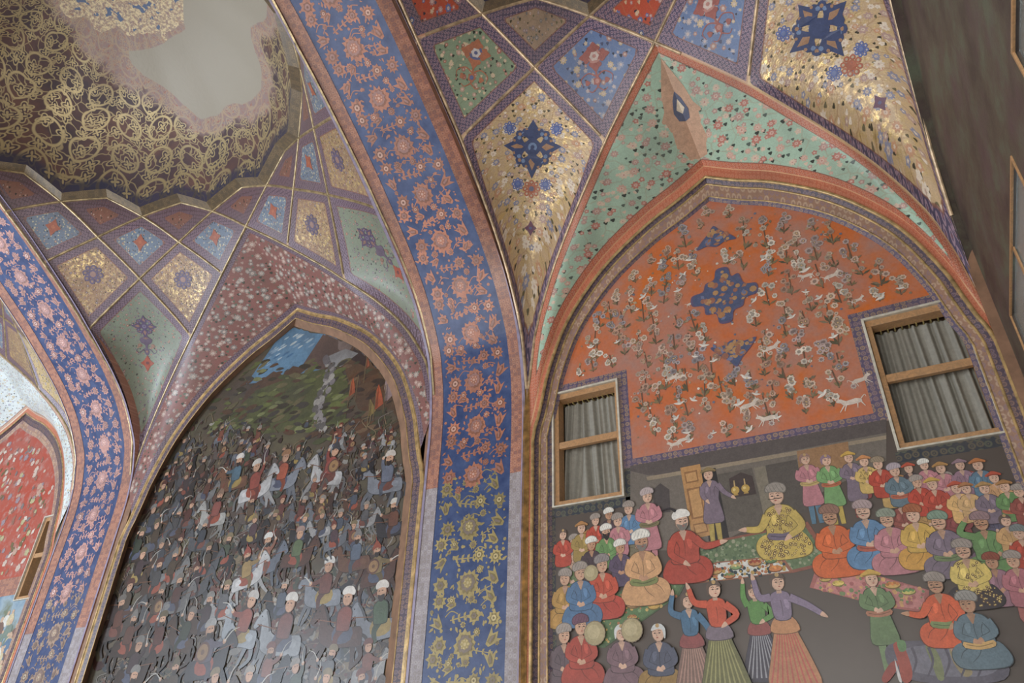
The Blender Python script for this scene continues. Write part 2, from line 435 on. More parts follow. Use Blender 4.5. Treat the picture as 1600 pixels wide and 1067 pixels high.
# ------------------------------------------------------------------ transverse arches on their piers
M_blue=plain('lapis_blue_ground',(34,68,150),0.36,5,0.3,tint=(72,94,146))
M_orn=paint_mat('arch_ornament_paint',0.38,0.2)
M_bbrown=band_mat('brown_arch_border',(176,112,88),(200,140,115),22,(120,85,95),flat=0.35,rough=0.38)
M_bgrey=band_mat('grey_repaired_border',(158,148,156),(180,172,176),22,(140,128,120),flat=0.35,rough=0.42)
M_lav=plain('lavender_edge',(150,138,170),0.35,8,0.2)
M_goldline=gilt('gilded_line',(215,180,120),0.3,0.7)
def rib(xl,bl,br,xr,zsplit,label,seed,lower,upper,tl=0.06,tr=-0.10):
    root=empty('transverse_arch'); tag(root,label,'arch',kind='structure')
    N=170; ts=[PT[-1]*i/N for i in range(N+1)]
    # finer sampling where the profile bends
    ts=sorted(set([round(x,4) for x in PT]+[round(x,4) for x in ts]))
    def strip(x0,x1,name,mat,h0=0,h1=0,t0=0,t1=1e9,k0=0,k1=0):
        m=MB(); rows=[];uvs=[]; H0,H1=h0,h1
        for t_ in ts:
            if t_<t0-1e-6 or t_>t1+1e-6: continue
            y,z=prof(t_); n=profn(t_); rp=max(0,min(1,(z-4.3)/1.2)); h0=H0+k0*rp; h1=H1+k1*rp
            rows.append([(x0,y+n[0]*h0,z+n[1]*h0),(x1,y+n[0]*h1,z+n[1]*h1)]); uvs.append([(x0,t_),(x1,t_)])
        if len(rows)<2: return
        m.grid(rows,uvs,flip=True); m.build(name,mat,root,smooth=True)
    strip(bl,br,'painted_soffit',M_blue)
    tsp=zsplit-FLOOR
    near=min(ts,key=lambda v:abs(v-tsp)); 
    for a,b,ka,kb in ((xl,bl,tl,0),(br,xr,0,tr)):
        strip(a,b,'arch_border',M_bgrey,0.004,0.004,0,near); strip(a,b,'arch_border',M_bbrown,0.004,0.004,near,1e9,ka,kb)
    strip(xl-0.004,xl+0.028,'arch_edge_line',M_lav,0.012,0.012,k0=tl,k1=tl*.85); strip(xr-0.03,xr+0.004,'arch_edge_line',M_lav,0.012,0.012,k0=tr*.85,k1=tr)
    m=MB()
    for x,fl in ((xl,False),(xr,True)):
        rows=[]
        for t_ in ts:
            y,z=prof(t_); n=profn(t_); rows.append([(x,y+n[0]*0.01,z+n[1]*0.01),(x,y-n[0]*0.32,z-n[1]*0.32)])
        m.grid(rows,flip=fl)
    m.build('arch_side',M_bbrown,root)
    # flowers
    def to3(a,b,h):
        y,z=prof(b); n=profn(b); return (a,y+n[0]*h,z+n[1]*h)
    p=Paint(to3); rnd=random.Random(seed)
    W=(br-bl)/2; xc=(bl+br)/2; step=0.56; k=0; t_=0.2
    while t_<PT[-1]*0.74:
        y,z=prof(t_); c1,c2,c3=lower if z<zsplit and t_<6 else upper
        v=rnd.uniform(0.92,1.08); c1=shade(c1,v)
        off=rnd.uniform(-.03,.03)
        palmette(p,xc+off,t_,0.132*W/0.45,c1,c2,c3,rnd)
        J=lambda v: rnd.uniform(-v,v)
        for (fx,fy,r_,kd) in ((-.66,.02,.095,0),(.68,.04,.095,1),(.70,.24,.08,0),(-.72,.23,.085,1),(.26,.28,.075,0),(-.38,.37,.07,1),(.62,.42,.085,1),(-.72,.44,.085,0),(.33,.13,.045,0),(-.36,-.13,.05,0),(.1,.40,.05,0)):
            if kd==0: starflower(p,xc+fx*W+J(.02),t_+fy+J(.02),r_,c1,c2 if rnd.random()<.5 else c3,rnd,rnd.choice((6,7,8)))
            else: tulip(p,xc+fx*W+J(.02),t_+fy+J(.02),r_*.8,c1,c2,J(1.2)+(0 if fx>0 else 1.2))
        spray(p,xc-0.12*W,t_+0.255,0.10,c1,J(.25),rnd); spray(p,xc+0.45*W,t_+0.5,0.07,c1,J(.5)+.3,rnd,3)
        for q in range(7): starflower(p,xc+rnd.uniform(-.9,.9)*W,t_+rnd.uniform(0,step),rnd.uniform(.02,.036),c1,c2,rnd,5)
        for q in range(26):
            leaf(p,xc+rnd.uniform(-.92,.88)*W,t_+rnd.uniform(0,step),rnd.uniform(.025,.06),c1,rnd.uniform(0,6))
            p.P(circle(xc+rnd.uniform(-.92,.92)*W,t_+rnd.uniform(0,step),rnd.uniform(.008,.02),6),c1,1)
        for q in range(5):
            x0=xc+rnd.uniform(-.85,.5)*W; y0=t_+rnd.uniform(0,step)
            p.P(stroke([(x0,y0),(x0+.07,y0+.05),(x0+.15,y0+.02)],0.010),c1,1)
        t_+=step; k+=1
    fl=p.build('painted_flowers',M_orn,root)
    return root
ORA=((184,110,82),(160,112,106),(210,160,142)); YEL=((160,140,78),(128,112,100),(196,176,120))
rib(-4.63,-4.45,-3.55,-3.385,2.72,'blue arch with orange flowers, springing from the pier between the two big niches',3,YEL,ORA)
rib(-11.55,-11.32,-10.32,-10.06,1.75,'pale lit blue arch with pink flowers at the left edge of the photo',8,((160,130,110),(130,105,100),(196,176,150)),((206,146,136),(186,140,140),(230,190,184)),tl=0,tr=0.05)

# ------------------------------------------------------------------ vaults
class Bay:
    def __init__(s,cx,cy,p,dl,sxr=1.0,dz=None):
        s.cx,s.cy,s.p,s.dl,s.sxr,s.dz=cx,cy,p,dl,sxr,dz or [0]*7
    def z(s,q):
        j=math.degrees(math.atan(abs(q)/s.p))/s.dl; i=min(5,int(j)); f=j-i
        return PRz(s.cy+abs(q))+s.dz[i]*(1-f)+s.dz[min(6,i+1)]*f
    def ch(s,th,q):
        """point on the arch whose plan line stands at angle th, q along it"""
        a=radians(th); x=s.p*cos(a)-q*sin(a); y=s.p*sin(a)+q*cos(a)
        if x>0: x*=s.sxr
        return Vector((s.cx+x,s.cy+y,s.z(q)))
    def sj(s,j): return s.p*math.tan(radians(s.dl*j))
    def edge(s,b,j,side):
        """edge from node (b,j) to node (b+side*dl, j-1)"""
        th=b+side*j*s.dl; q0,q1=-side*s.sj(j),-side*s.sj(j-1)
        return lambda t: s.ch(th,q0+(q1-q0)*t)
    def edge_in(s,b,j,side):
        """edge from side node (b+side*dl,j-1) to inner node (b,j-2)"""
        bb=b+side*s.dl; th=bb-side*(j-1)*s.dl; q0,q1=side*s.sj(j-1),side*s.sj(j-2)
        return lambda t: s.ch(th,q0+(q1-q0)*t)
    def cell(s,b,j):
        e0=s.edge(b,j,-1); f0=s.edge(b,j,1); e1=s.edge_in(b,j,1); f1=s.edge_in(b,j,-1)
        A,B,C_,D=e0(0),e0(1),f0(1),e1(1)
        def P(u,v): return (e0(u)*(1-v)+e1(u)*v)+(f0(v)*(1-u)+f1(v)*u)-(A*(1-u)*(1-v)+B*u*(1-v)+C_*(1-u)*v+D*u*v)
        return P,(e0,f0,e1,f1)
def seg_dist(p,poly):
    best=9
    for a,b in zip(poly,poly[1:]):
        d=b-a; L=d.length_squared or 1e-9; t=max(0,min(1,(p-a).dot(d)/L)); best=min(best,(a+d*t-p).length)
    return best
ND=22
def cell_mesh(bay,b,j,name,mat,parent,n=None):
    P,es=bay.cell(b,j); n=n or (26 if j>=4 else 18)
    polys=[[e(i/10) for i in range(11)] for e in es]
    a=radians(b); tx,ty=-sin(a),cos(a); rx,ry=cos(a),sin(a)
    rows=[];uv=[];ed=[]; allp=[]
    # concentrate samples near the edges
    ks=[0.5-0.5*cos(pi*i/n) for i in range(n+1)]; ks=[0.35*k_+0.65*i/n for i,k_ in enumerate(ks)]
    for v in ks:
        r=[];q=[];e_=[]
        for u in ks:
            p=P(u,v); r.append(p); dx,dy=p.x-bay.cx,p.y-bay.cy
            q.append((dx*tx+dy*ty+b*0.37, -(dx*rx+dy*ry)*1.45+j)); e_.append(min(seg_dist(p,pl) for pl in polys))
        rows.append(r);uv.append(q);ed.append(e_)
    m=MB(); m.grid(rows,uv,eds=ed,flip=False); o=m.build(name,mat,parent,smooth=True)
    return o,P
def on_cell(P,u0,v0,centre):
    """painter frame lying on a facet: b runs from the outer tip inwards, a across"""
    p0=P(u0,v0); e=0.02
    du=(P(u0+e,v0)-P(u0-e,v0))/(2*e); dv=(P(u0,v0+e)-P(u0,v0-e))/(2*e)
    nb=(du+dv).normalized(); nrm=du.cross(dv).normalized()
    if nrm.dot(centre-p0)<0: nrm=-nrm
    na=nb.cross(nrm).normalized()
    A=Matrix(((du.dot(du),du.dot(dv)),(du.dot(dv),dv.dot(dv)))).inverted()
    def to3(a,b,h):
        w_=na*a+nb*b; r=A@Vector((w_.dot(du),w_.dot(dv)))
        return P(u0+r.x,v0+r.y)+nrm*(h+0.002)
    return to3
M_med=paint_mat('medallion_paint',0.42,0.2)
def medallion(P,centre,kind,size,pal,parent,uv=(0.5,0.5),rnd=None):
    p=Paint(on_cell(P,uv[0],uv[1],centre)); rnd=rnd or random.Random(int(size*1000)); c1,c2,c3=pal; s_=size
    if kind=='cross':       # four lobed arabesque cross
        for a in range(4):
            r=a*pi/2
            for q in (0,):
                p.P(xf([(0,.12),(.18,.3),(.42,.42),(.30,.62),(.16,.66),(0,.95),(-.16,.66),(-.30,.62),(-.42,.42),(-.18,.3)],0,0,s_,r),c1,1)
            p.P(xf([(0,.3),(.12,.45),(0,.72),(-.12,.45)],0,0,s_,r),c2,2)
            for sg in (-1,1):
                p.P(xf(circle(sg*.30,.44,.07,6),0,0,s_,r),c3,2); p.P(xf(circle(sg*.2,.6,.05,6),0,0,s_,r),c2,2)
            p.P(xf(circle(.42,.42,.14,8),0,0,s_,r),c1,1); p.P(xf(circle(.42,.42,.06,6),0,0,s_,r),c2,2)
        p.P(circle(0,0,s_*.28,12),c1,1); p.P(circle(0,0,s_*.15,10),c3,2); p.P(circle(0,0,s_*.07,8),c1,3)
    elif kind=='diamond':
        p.P(spiky(0,0,s_,2,0.0) if False else [(0,-s_),(s_*.35,-s_*.35),(s_*.8,0),(s_*.35,s_*.35),(0,s_),(-s_*.35,s_*.35),(-s_*.8,0),(-s_*.35,-s_*.35)],c1,1)
        p.P(circle(0,0,s_*.2,8),c3,2)
    elif kind=='vase':      # rosette with trailing tendrils
        p.P(blob([(0,s_*1.1),(s_*.25,s_*.75),(s_*.6,s_*.5),(s_*.45,s_*.1),(s_*.15,-.1*s_),(s_*.12,-s_*.5),(s_*.25,-s_*.75),(0,-s_*1.1),(-s_*.25,-s_*.75),(-s_*.12,-s_*.5),(-s_*.15,-.1*s_),(-s_*.45,s_*.1),(-s_*.6,s_*.5),(-s_*.25,s_*.75)],3),c1,1)
        p.P(spiky(0,s_*.42,s_*.34,8,.25),c2,2); p.P(circle(0,s_*.42,s_*.17,10),c3,3); p.P(circle(0,-s_*.72,s_*.1,8),c3,2)
        for sg in (-1,1):
            p.P(stroke([(0,-s_*.5),(sg*s_*.35,-s_*.55),(sg*s_*.7,-s_*.85),(sg*s_*.95,-s_*.6),(sg*s_*.75,-s_*.45)],s_*.1,s_*.04),c1,1)
            p.P(circle(sg*s_*.62,-s_*.15,s_*.2,9),c2,1); p.P(circle(sg*s_*.62,-s_*.15,s_*.09,7),c3,2)
    elif kind=='quatrefoil':
        q=[]
        for a in range(4):
            q+=xf([(.30,.30),(.42,.52),(.22,.72),(0,1.0),(-.22,.72),(-.42,.52)],0,s_*.25,s_*.8,-a*pi/2)
        p.P(blob(q,2),c1,1); p.P(circle(0,s_*.25,s_*.36,14,wob=.08,k=8),c2,2); p.P(circle(0,s_*.25,s_*.24,12,wob=.1,k=6),c3,3); p.P(circle(0,s_*.25,s_*.1,8),c2,4)
        p.P(stroke([(0,-s_*.5),(0,-s_*1.25)],s_*.09),c1,1); p.P(circle(0,-s_*.95,s_*.2,10,wob=.15,k=5),c1,2); p.P(circle(0,-s_*.95,s_*.11,8),c2,3)
        for sg in (-1,1):
            p.P(stroke([(0,-s_*.75),(sg*s_*.4,-s_*.55),(sg*s_*.8,-s_*.8),(sg*s_*.75,-s_*1.1)],s_*.07,s_*.03),c1,1); p.P(circle(sg*s_*.5,-s_*.98,s_*.13,8,wob=.2,k=5),c1,2)
            p.P(stroke([(0,-s_*1.2),(sg*s_*.3,-s_*1.4),(sg*s_*.5,-s_*1.3)],s_*.06,s_*.03),c1,1)
    elif kind=='rosette':
        for i in range(8):
            a=2*pi*i/8; p.P(circle(s_*.62*cos(a),s_*.62*sin(a),s_*.24,8),c1,1); p.P(circle(s_*.62*cos(a),s_*.62*sin(a),s_*.11,7),c2,2)
        p.P(circle(0,0,s_*.42,12),c1,1); p.P(circle(0,0,s_*.25,10),c3,2)
    elif kind=='scatter':
        for i in range(int(s_)):
            x,y=rnd.uniform(-.42,.42),rnd.uniform(-.45,.45)
            if abs(x)+abs(y)*0.6>.45: continue
            starflower(p,x,y,rnd.uniform(.025,.05),rnd.choice(pal),(235,215,190),rnd,7)
    return p.build('painted_medallion',M_med,parent)

def gilded(bay,parent,mat,clip,th_list,wd=0.034,hgt=0.014):
    for th in th_list:
        run=[]; smax=bay.sj(5 if bay.dl<12 else 4)*0.995
        n=64; runs=[]; cur=[]
        for i in range(n+1):
            q=-smax+2*smax*i/n; p=bay.ch(th,q)
            if clip(p,th,q): cur.append((q,p))
            elif len(cur)>2: runs.append(cur); cur=[]
            else: cur=[]
        if len(cur)>2: runs.append(cur)
        m=MB(); a=radians(th)
        rad=Vector((cos(a),sin(a),0))
        for r in runs:
            rows=[]
            for k,(q,p) in enumerate(r):
                p0=r[max(0,k-1)][1]; p1=r[min(len(r)-1,k+1)][1]; d=(p1-p0).normalized()
                toC=(Vector((bay.cx,bay.cy,2.5))-p); nn=(toC-d*toC.dot(d)).normalized(); sd=d.cross(nn).normalized()
                rows.append([p-sd*wd/2+nn*0.001,p-sd*wd*0.3+nn*hgt,p+sd*wd*0.3+nn*hgt,p+sd*wd/2+nn*0.001])
            m.grid(rows)
        m.build('gilded_rib',mat,parent,smooth=True)

# arched outlines on the long wall
_sh=[(1,0),(.988,.05),(.968,.10),(.945,.18),(.915,.28),(.83,.455),(.715,.594),(.56,.726),(.337,.854),(.157,.927),(0,1)]
_shc=catmull(_sh,5)
def arch(c,hw,zs,za,y,fr=1.0,zb=FLOOR,only=None):
    """outline from left foot over the apex to the right foot, measured at depth 6 and carried to depth y"""
    k=y/6.0; h=za-zs
    left=[(c-hw*u,zs+h*v) for u,v in _shc]; right=[(c+0.0+hw*fr*u,zs+h*v) for u,v in _shc][::-1][1:]
    low=[zb+(zs-zb)*i/8 for i in range(8)]
    pts=[(c-hw,z) for z in low]+left+right+[(c+hw*fr,z) for z in low[::-1]]
    return [Vector((x*k,y,z*k)) for x,z in pts]
def band(parent,name,mat,o0,o1,lift=0):
    m=MB(); L=[0]
    for a,b in zip(o0,o0[1:]): L.append(L[-1]+(b-a).length)
    w_=(o1[0]-o0[0]).length
    m.grid([[a,b] for a,b in zip(o0,o1)],[[(0,l),(max(w_,.08),l)] for l in L],flip=True); return m.build(name,mat,parent,smooth=False)

def spandrel(bay,j0,outline,parent,name,mat,labels=(None,None),uvk=1.0):
    """the two folded panels between the niche arch and the vault ribs, left and right of the crease"""
    jc=5 if bay.dl<12 else 4; n=44; res=[]
    mid=len(outline)//2; 
    for side in (0,1):
        th=90-2*bay.dl if side==0 else 90+2*bay.dl; sg=1 if side==0 else -1
        q0,q1=bay.sj(2)*sg,bay.sj(jc)*sg
        crv=[bay.ch(th,q0+(q1-q0)*i/n) for i in range(n+1)]
        half=outline[:mid+1][::-1] if side==0 else outline[mid:]
        half=[p for p in half if p.z>3.25]
        L=[0]
        for a,b in zip(half,half[1:]): L.append(L[-1]+(b-a).length)
        def at(f):
            d=f*L[-1]
            for i in range(len(L)-1):
                if L[i+1]>=d: return half[i]+(half[i+1]-half[i])*((d-L[i])/(L[i+1]-L[i]))
            return half[-1]
        wal=[at(i/n) for i in range(n+1)]
        rows=[];uv=[];ed=[]
        kk=18
        for i in range(n+1):
            r=[];u=[];e=[]
            for k in range(kk+1):
                f=k/kk; p=crv[i]*(1-f)+wal[i]*f; r.append(p); u.append(((p.x-bay.cx)*uvk,(p.z*0.9+(6-p.y)*0.8)*uvk)); 
                e.append(min(seg_dist(p,crv[max(0,i-3):i+4]),seg_dist(p,wal[max(0,i-3):i+4])))
            rows.append(r);uv.append(u);ed.append(e)
        m=MB(); m.grid(rows,uv,eds=ed,flip=(side==1)); o=m.build(name,mat,parent,smooth=True); res.append((o,crv,wal))
    return res

def ring_outline(bay,k=1.0,dz=0.0,nper=6):
    """star shaped outline where the vault facets meet the dome"""
    out=[]; nch=int(round(180/bay.dl))
    for c_ in range(nch):
        th=c_*2*bay.dl; s1=bay.sj(1)
        for i in range(nper):
            q=-s1+2*s1*i/nper; p=bay.ch(th,q)
            out.append((Vector((bay.cx+(p.x-bay.cx)*k,bay.cy+(p.y-bay.cy)*k,p.z+dz)),th,q))
    return out
def dome(bay,parent,mat,matring,apex,bare=None,name='dome'):
    o0=[p for p,_,_ in ring_outline(bay,1.0,0)]; o1=[p for p,_,_ in ring_outline(bay,0.945,0.045)]
    m=MB(); r0=o0+[o0[0]]; r1=o1+[o1[0]]
    L=[0]
    for a,b in zip(r0,r0[1:]): L.append(L[-1]+(b-a).length)
    m.grid([[a,b] for a,b in zip(r0,r1)],[[(0,l),(0.15,l)] for l in L]); m.build('dome_border',matring,parent)
    K=46; rows=[];uv=[];ed=[]
    for i in range(K+1):
        f=i/K; rho=1-f
        r=[];u=[];e=[]
        for j,p in enumerate(r1):
            x=bay.cx+(p.x-bay.cx)*rho; y=bay.cy+(p.y-bay.cy)*rho
            z=p.z+(apex-p.z)*(1-rho**2.6)**0.62
            r.append(Vector((x,y,z))); 
            a=2*pi*j/(len(r1)-1)
            u.append((j/(len(r1)-1)*16.0, f*3.2+ (z-p.z)*0.55)); e.append(bare(x,y) if bare else 0.0)
        rows.append(r);uv.append(u);ed.append(e)
    m=MB(); m.grid(rows,uv,eds=[[v if v!=1.0 else .999 for v in q] for q in ed]); return m.build(name,mat,parent,smooth=True)

# ------------------------------------------------------------------ vault paints
SAL=(200,120,100)
m_goldkite=field_mat('gilded_floral_field',(206,174,132),[(186,150,140),(206,150,110),(140,142,170),(232,216,196)],8,vine=(170,120,80),leaf=(110,100,70),gold=True,
    band=(84,74,104),dot=(160,130,150),line=(225,190,140),ring=(225,205,180),grime=0.1,rough=0.4,r=0.34)
m_green=field_mat('sage_floral_field',(128,150,120),[(190,150,130),(176,96,80),(214,190,150)],9,vine=(105,125,95),leaf=(60,80,66),band=(86,76,104),dot=(160,130,150),line=(215,170,135),r=0.24,bw=0.125)
m_blue=field_mat('blue_floral_field',(96,124,176),[(190,176,180),(178,130,120),(205,180,140),(150,160,190)],8,vine=(130,145,180),leaf=(70,80,120),band=(86,76,108),dot=(165,135,160),line=(222,175,140),r=0.28,bw=0.125)
m_red=field_mat('vermilion_floral_field',(196,72,46),[(190,140,140),(96,110,170),(214,170,130)],9,vine=(190,110,70),leaf=(90,80,110),band=(88,78,104),dot=(160,125,140),line=(214,150,115),r=0.3,bw=0.13)
m_beige=field_mat('worn_beige_field',(166,138,112),[(150,128,130),(176,140,110),(120,120,120)],12,vine=(140,120,90),leaf=(110,105,70),band=(86,76,104),dot=(150,125,145),line=(214,170,130),r=0.26,bw=0.13,grime=0.5)
m_fold=field_mat('pale_green_spandrel_field',(160,196,172),[(200,120,104),(214,170,150),(190,150,140),(220,196,170)],6,vine=(170,160,130),leaf=(80,100,90),
    band=(204,104,72),dot=(216,140,110),line=(226,170,120),r=0.30,bw=0.085,gw=0.012)
# the darker middle vault
DB=(92,68,84)
l_green=field_mat('grey_green_kite_field',(126,138,118),[(150,110,104),(170,96,74),(104,90,110)],10,vine=(120,120,100),leaf=(110,110,100),band=DB,dot=(146,124,150),line=(196,160,110),r=0.2,bw=0.13,leafkeep=0.3)
l_gold=field_mat('worn_gilded_field',(158,118,88),[(120,98,104),(150,110,96),(170,140,100)],13,vine=(140,110,70),leaf=(120,100,60),gold=True,band=DB,dot=(138,112,130),line=(190,155,110),r=0.24,bw=0.12)
l_blue=field_mat('slate_blue_field',(104,122,146),[(150,150,150),(160,120,100),(196,190,150)],14,vine=(110,120,130),leaf=(90,96,110),band=DB,dot=(138,112,130),line=(190,150,110),r=0.22,bw=0.13)
l_brown=field_mat('rust_brown_field',(134,84,68),[(110,74,70),(150,100,80)],12,vine=(110,80,60),leaf=(90,70,60),band=(98,72,80),dot=(120,96,110),line=(176,134,96),r=0.2,bw=0.15)
l_fold=field_mat('mauve_red_spandrel_field',(140,86,80),[(166,156,148),(140,130,126),(176,140,128)],6.5,vine=(120,90,70),leaf=(96,110,90),band=DB,dot=(138,120,140),line=(190,156,116),r=0.34,bw=0.09,leafkeep=0.9)
# far vault, bright
f_kite=field_mat('yellow_gilded_field',(206,180,130),[(150,140,150),(190,160,120)],10,gold=True,band=(130,125,150),dot=(190,180,190),line=(230,215,180),r=0.26,bw=0.1)
f_fold=field_mat('white_blue_spandrel_field',(206,220,222),[(190,180,180),(150,160,190),(200,190,150)],9,vine=(190,190,180),leaf=(150,170,170),band=(204,150,120),dot=(220,190,170),line=(230,215,190),r=0.26,bw=0.06)

# gilded arabesque of the domes
ROSV=3.05
def dome_mat(name):
    t=NT(name); uv=t.uv(); bare=t.attr('ed')
    s2=t.vm('MULTIPLY',uv,(1,1,0))
    v=t.vor(s2,1.9,rnd=0.25); d=v.outputs['Distance']
    ring=t.lt(t.m('ABSOLUTE',t.m('SUBTRACT',d,0.37)),0.035,0.03)
    v2=t.vor(t.vm('ADD',s2,(0.26,0.2,0)),3.9,rnd=0.55); d2=v2.outputs['Distance']; p2=t.vm('SUBTRACT',t.vm('ADD',s2,(0.26,0.2,0)),v2.outputs['Position'])
    x,y,_=t.sep(p2); an=t.m('ARCTAN2',y,x); pet=t.m('MULTIPLY_ADD',t.m('SINE',t.m('MULTIPLY',an,4)),0.10,0.0)
    d2=t.m('ADD',d2,pet)
    ring2=t.lt(t.m('ABSOLUTE',t.m('SUBTRACT',d2,0.33)),0.045,0.04)
    blob_=t.lt(d2,0.15,0.05)
    e=t.vor(t.vm('ADD',s2,t.vm('SCALE',t.noise(s2,6,1,0.4,'Color'),0.22)),5.2,'DISTANCE_TO_EDGE').outputs['Distance']
    vn=t.lt(e,0.05,0.04)
    g=t.m('MAXIMUM',t.m('MAXIMUM',ring,ring2),t.m('MAXIMUM',t.m('MULTIPLY',vn,0.75),blob_))
    c0=t.mix(t.m('MULTIPLY_ADD',t.noise(uv,1.6,4,0.6),3,-1.2,clamp=True),lin((74,58,66)),lin((120,78,66)))
    dark=t.lt(t.m('ABSOLUTE',t.m('SUBTRACT',d2,0.24)),0.05,0.03)
    c0=t.mix(t.m('MULTIPLY',dark,0.7),c0,lin((52,44,64)))
    wear=t.m('MULTIPLY_ADD',t.noise(uv,0.7,4,0.65),2.6,-0.55,clamp=True)
    g=t.m('MULTIPLY',g,t.m('MULTIPLY_ADD',wear,0.6,0.4))
    _,v_,_=t.sep(uv)
    c=t.mix(g,c0,lin((196,174,122)))
    lo=t.lt(v_,0.13,0.08); c=t.mix(t.m('MULTIPLY',t.m('MULTIPLY',lo,0.8),t.m('SUBTRACT',1.0,blob_)),c,lin((48,52,84)))
    nz=t.noise(t.obj(),2.2,5,0.62); f=t.m('ADD',bare,t.m('MULTIPLY',t.m('SUBTRACT',nz,0.5),0.55))
    fade=t.m('MULTIPLY_ADD',f,7.0,-2.0,clamp=True)
    worn=t.mix(t.m('MULTIPLY_ADD',t.noise(uv,9,4,0.7),3,-1,clamp=True),lin((176,138,124)),lin((158,140,142)))
    worn=t.mix(t.m('MULTIPLY',t.m('GREATER_THAN',t.noise(uv,16,3,0.7),0.6),0.7),worn,lin((190,104,84)))
    worn=t.mix(t.m('MULTIPLY',g,0.35),worn,lin((190,170,120)))
    c=t.mix(t.m('MULTIPLY',fade,0.85),c,worn)
    ros=t.m('MULTIPLY',t.m('GREATER_THAN',t.m('ADD',v_,t.m('MULTIPLY',t.noise(t.obj(),2.5,3,0.5),0.5)),ROSV),t.m('MULTIPLY_ADD',t.noise(t.obj(),22,3,0.7),6,-2.6,clamp=True))
    c=t.mix(ros,c,lin((228,206,158))); c=t.mix(t.m('MULTIPLY',t.m('GREATER_THAN',v_,ROSV-.1),t.m('GREATER_THAN',t.noise(t.obj(),7,2,0.5),0.6)),c,lin((92,112,150)))
    nz2=t.noise(t.obj(),3.5,3,0.5); pl=t.m('ADD',bare,t.m('MULTIPLY',t.m('SUBTRACT',nz2,0.5),0.12))
    pm=t.m('MULTIPLY_ADD',pl,30.0,-22.5,clamp=True)
    c=t.mix(pm,c,lin((166,158,142)))
    met=t.m('MULTIPLY',t.m('MULTIPLY',g,t.m('SUBTRACT',1.0,fade)),0.6)
    t.bump(t.noise(uv,12,3,0.6),0.25,0.02)
    return t.out(c,t.mixf(met,0.6,0.36),met)
M_dome=dome_mat('gilded_arabesque_dome')
M_ring=band_mat('olive_dome_border',(120,100,72),(140,118,84),20,(92,84,70))

def inpoly(x,y,P):
    c=False
    for (x0,y0),(x1,y1) in zip(P,P[1:]+P[:1]):
        if (y0>y)!=(y1>y) and x<(x1-x0)*(y-y0)/(y1-y0)+x0: c=not c
    return c
def pdist(x,y,P):
    best=9
    for (x0,y0),(x1,y1) in zip(P,P[1:]+P[:1]):
        dx,dy=x1-x0,y1-y0; L=dx*dx+dy*dy or 1e-9; t_=max(0,min(1,((x-x0)*dx+(y-y0)*dy)/L)); best=min(best,hypot(x-x0-dx*t_,y-y0-dy*t_))
    return best
BL=Bay(-7.35,YC,2.77,11.25,1.0,[-.04,-.07,-.12,-.10,-.08,0,0]); BR=Bay(-1.20,2.26,2.16,15,0.95,[.19,.15,.12,.14,0,0,0]); BF=Bay(-14.32,YC,2.77,11.25)
APL,APR=9.0,8.9
def plan_on_dome(px,py):
    """where the broken plaster edge lies on the dome, as plan coordinates"""
    d=ray(px,py); s_=6.0/d.length
    for i in range(4000):
        p=d*s_; r=hypot(p.x-BL.cx,p.y-BL.cy)/2.65
        if r<1:
            z=7.35+(APL-7.35)*(1-r**2.6)**0.62
            if p.z>=z: return (p.x,p.y)
        s_+=0.004/d.length*1.0
    return (p.x,p.y)
plaster_px=[(285,0),(288,45),(262,62),(235,75),(200,78),(202,95),(225,118),(255,135),(285,160),(315,183),(340,180),(362,158),(385,160),(408,145),(412,110),(395,60),(390,45),(418,30),(420,0),(410,-40),(300,-40)]
faded_px=[(60,-30),(80,10),(120,60),(150,95),(180,125),(230,150),(262,160),(290,178),(330,195),(375,180),(420,160),(425,100),(405,60),(425,20),(400,-60),(200,-60)]
PLA=[plan_on_dome(*q) for q in plaster_px]; FAD=[plan_on_dome(*q) for q in faded_px]
def bareL(x,y):
    d=pdist(x,y,PLA)
    if inpoly(x,y,PLA): return min(0.99,0.75+d*2.5)
    a=max(0.0,0.74-d*2.5); e=pdist(x,y,FAD)
    b=min(0.62,0.38+e) if inpoly(x,y,FAD) else max(0.0,0.36-e*0.9)
    return max(a,b)

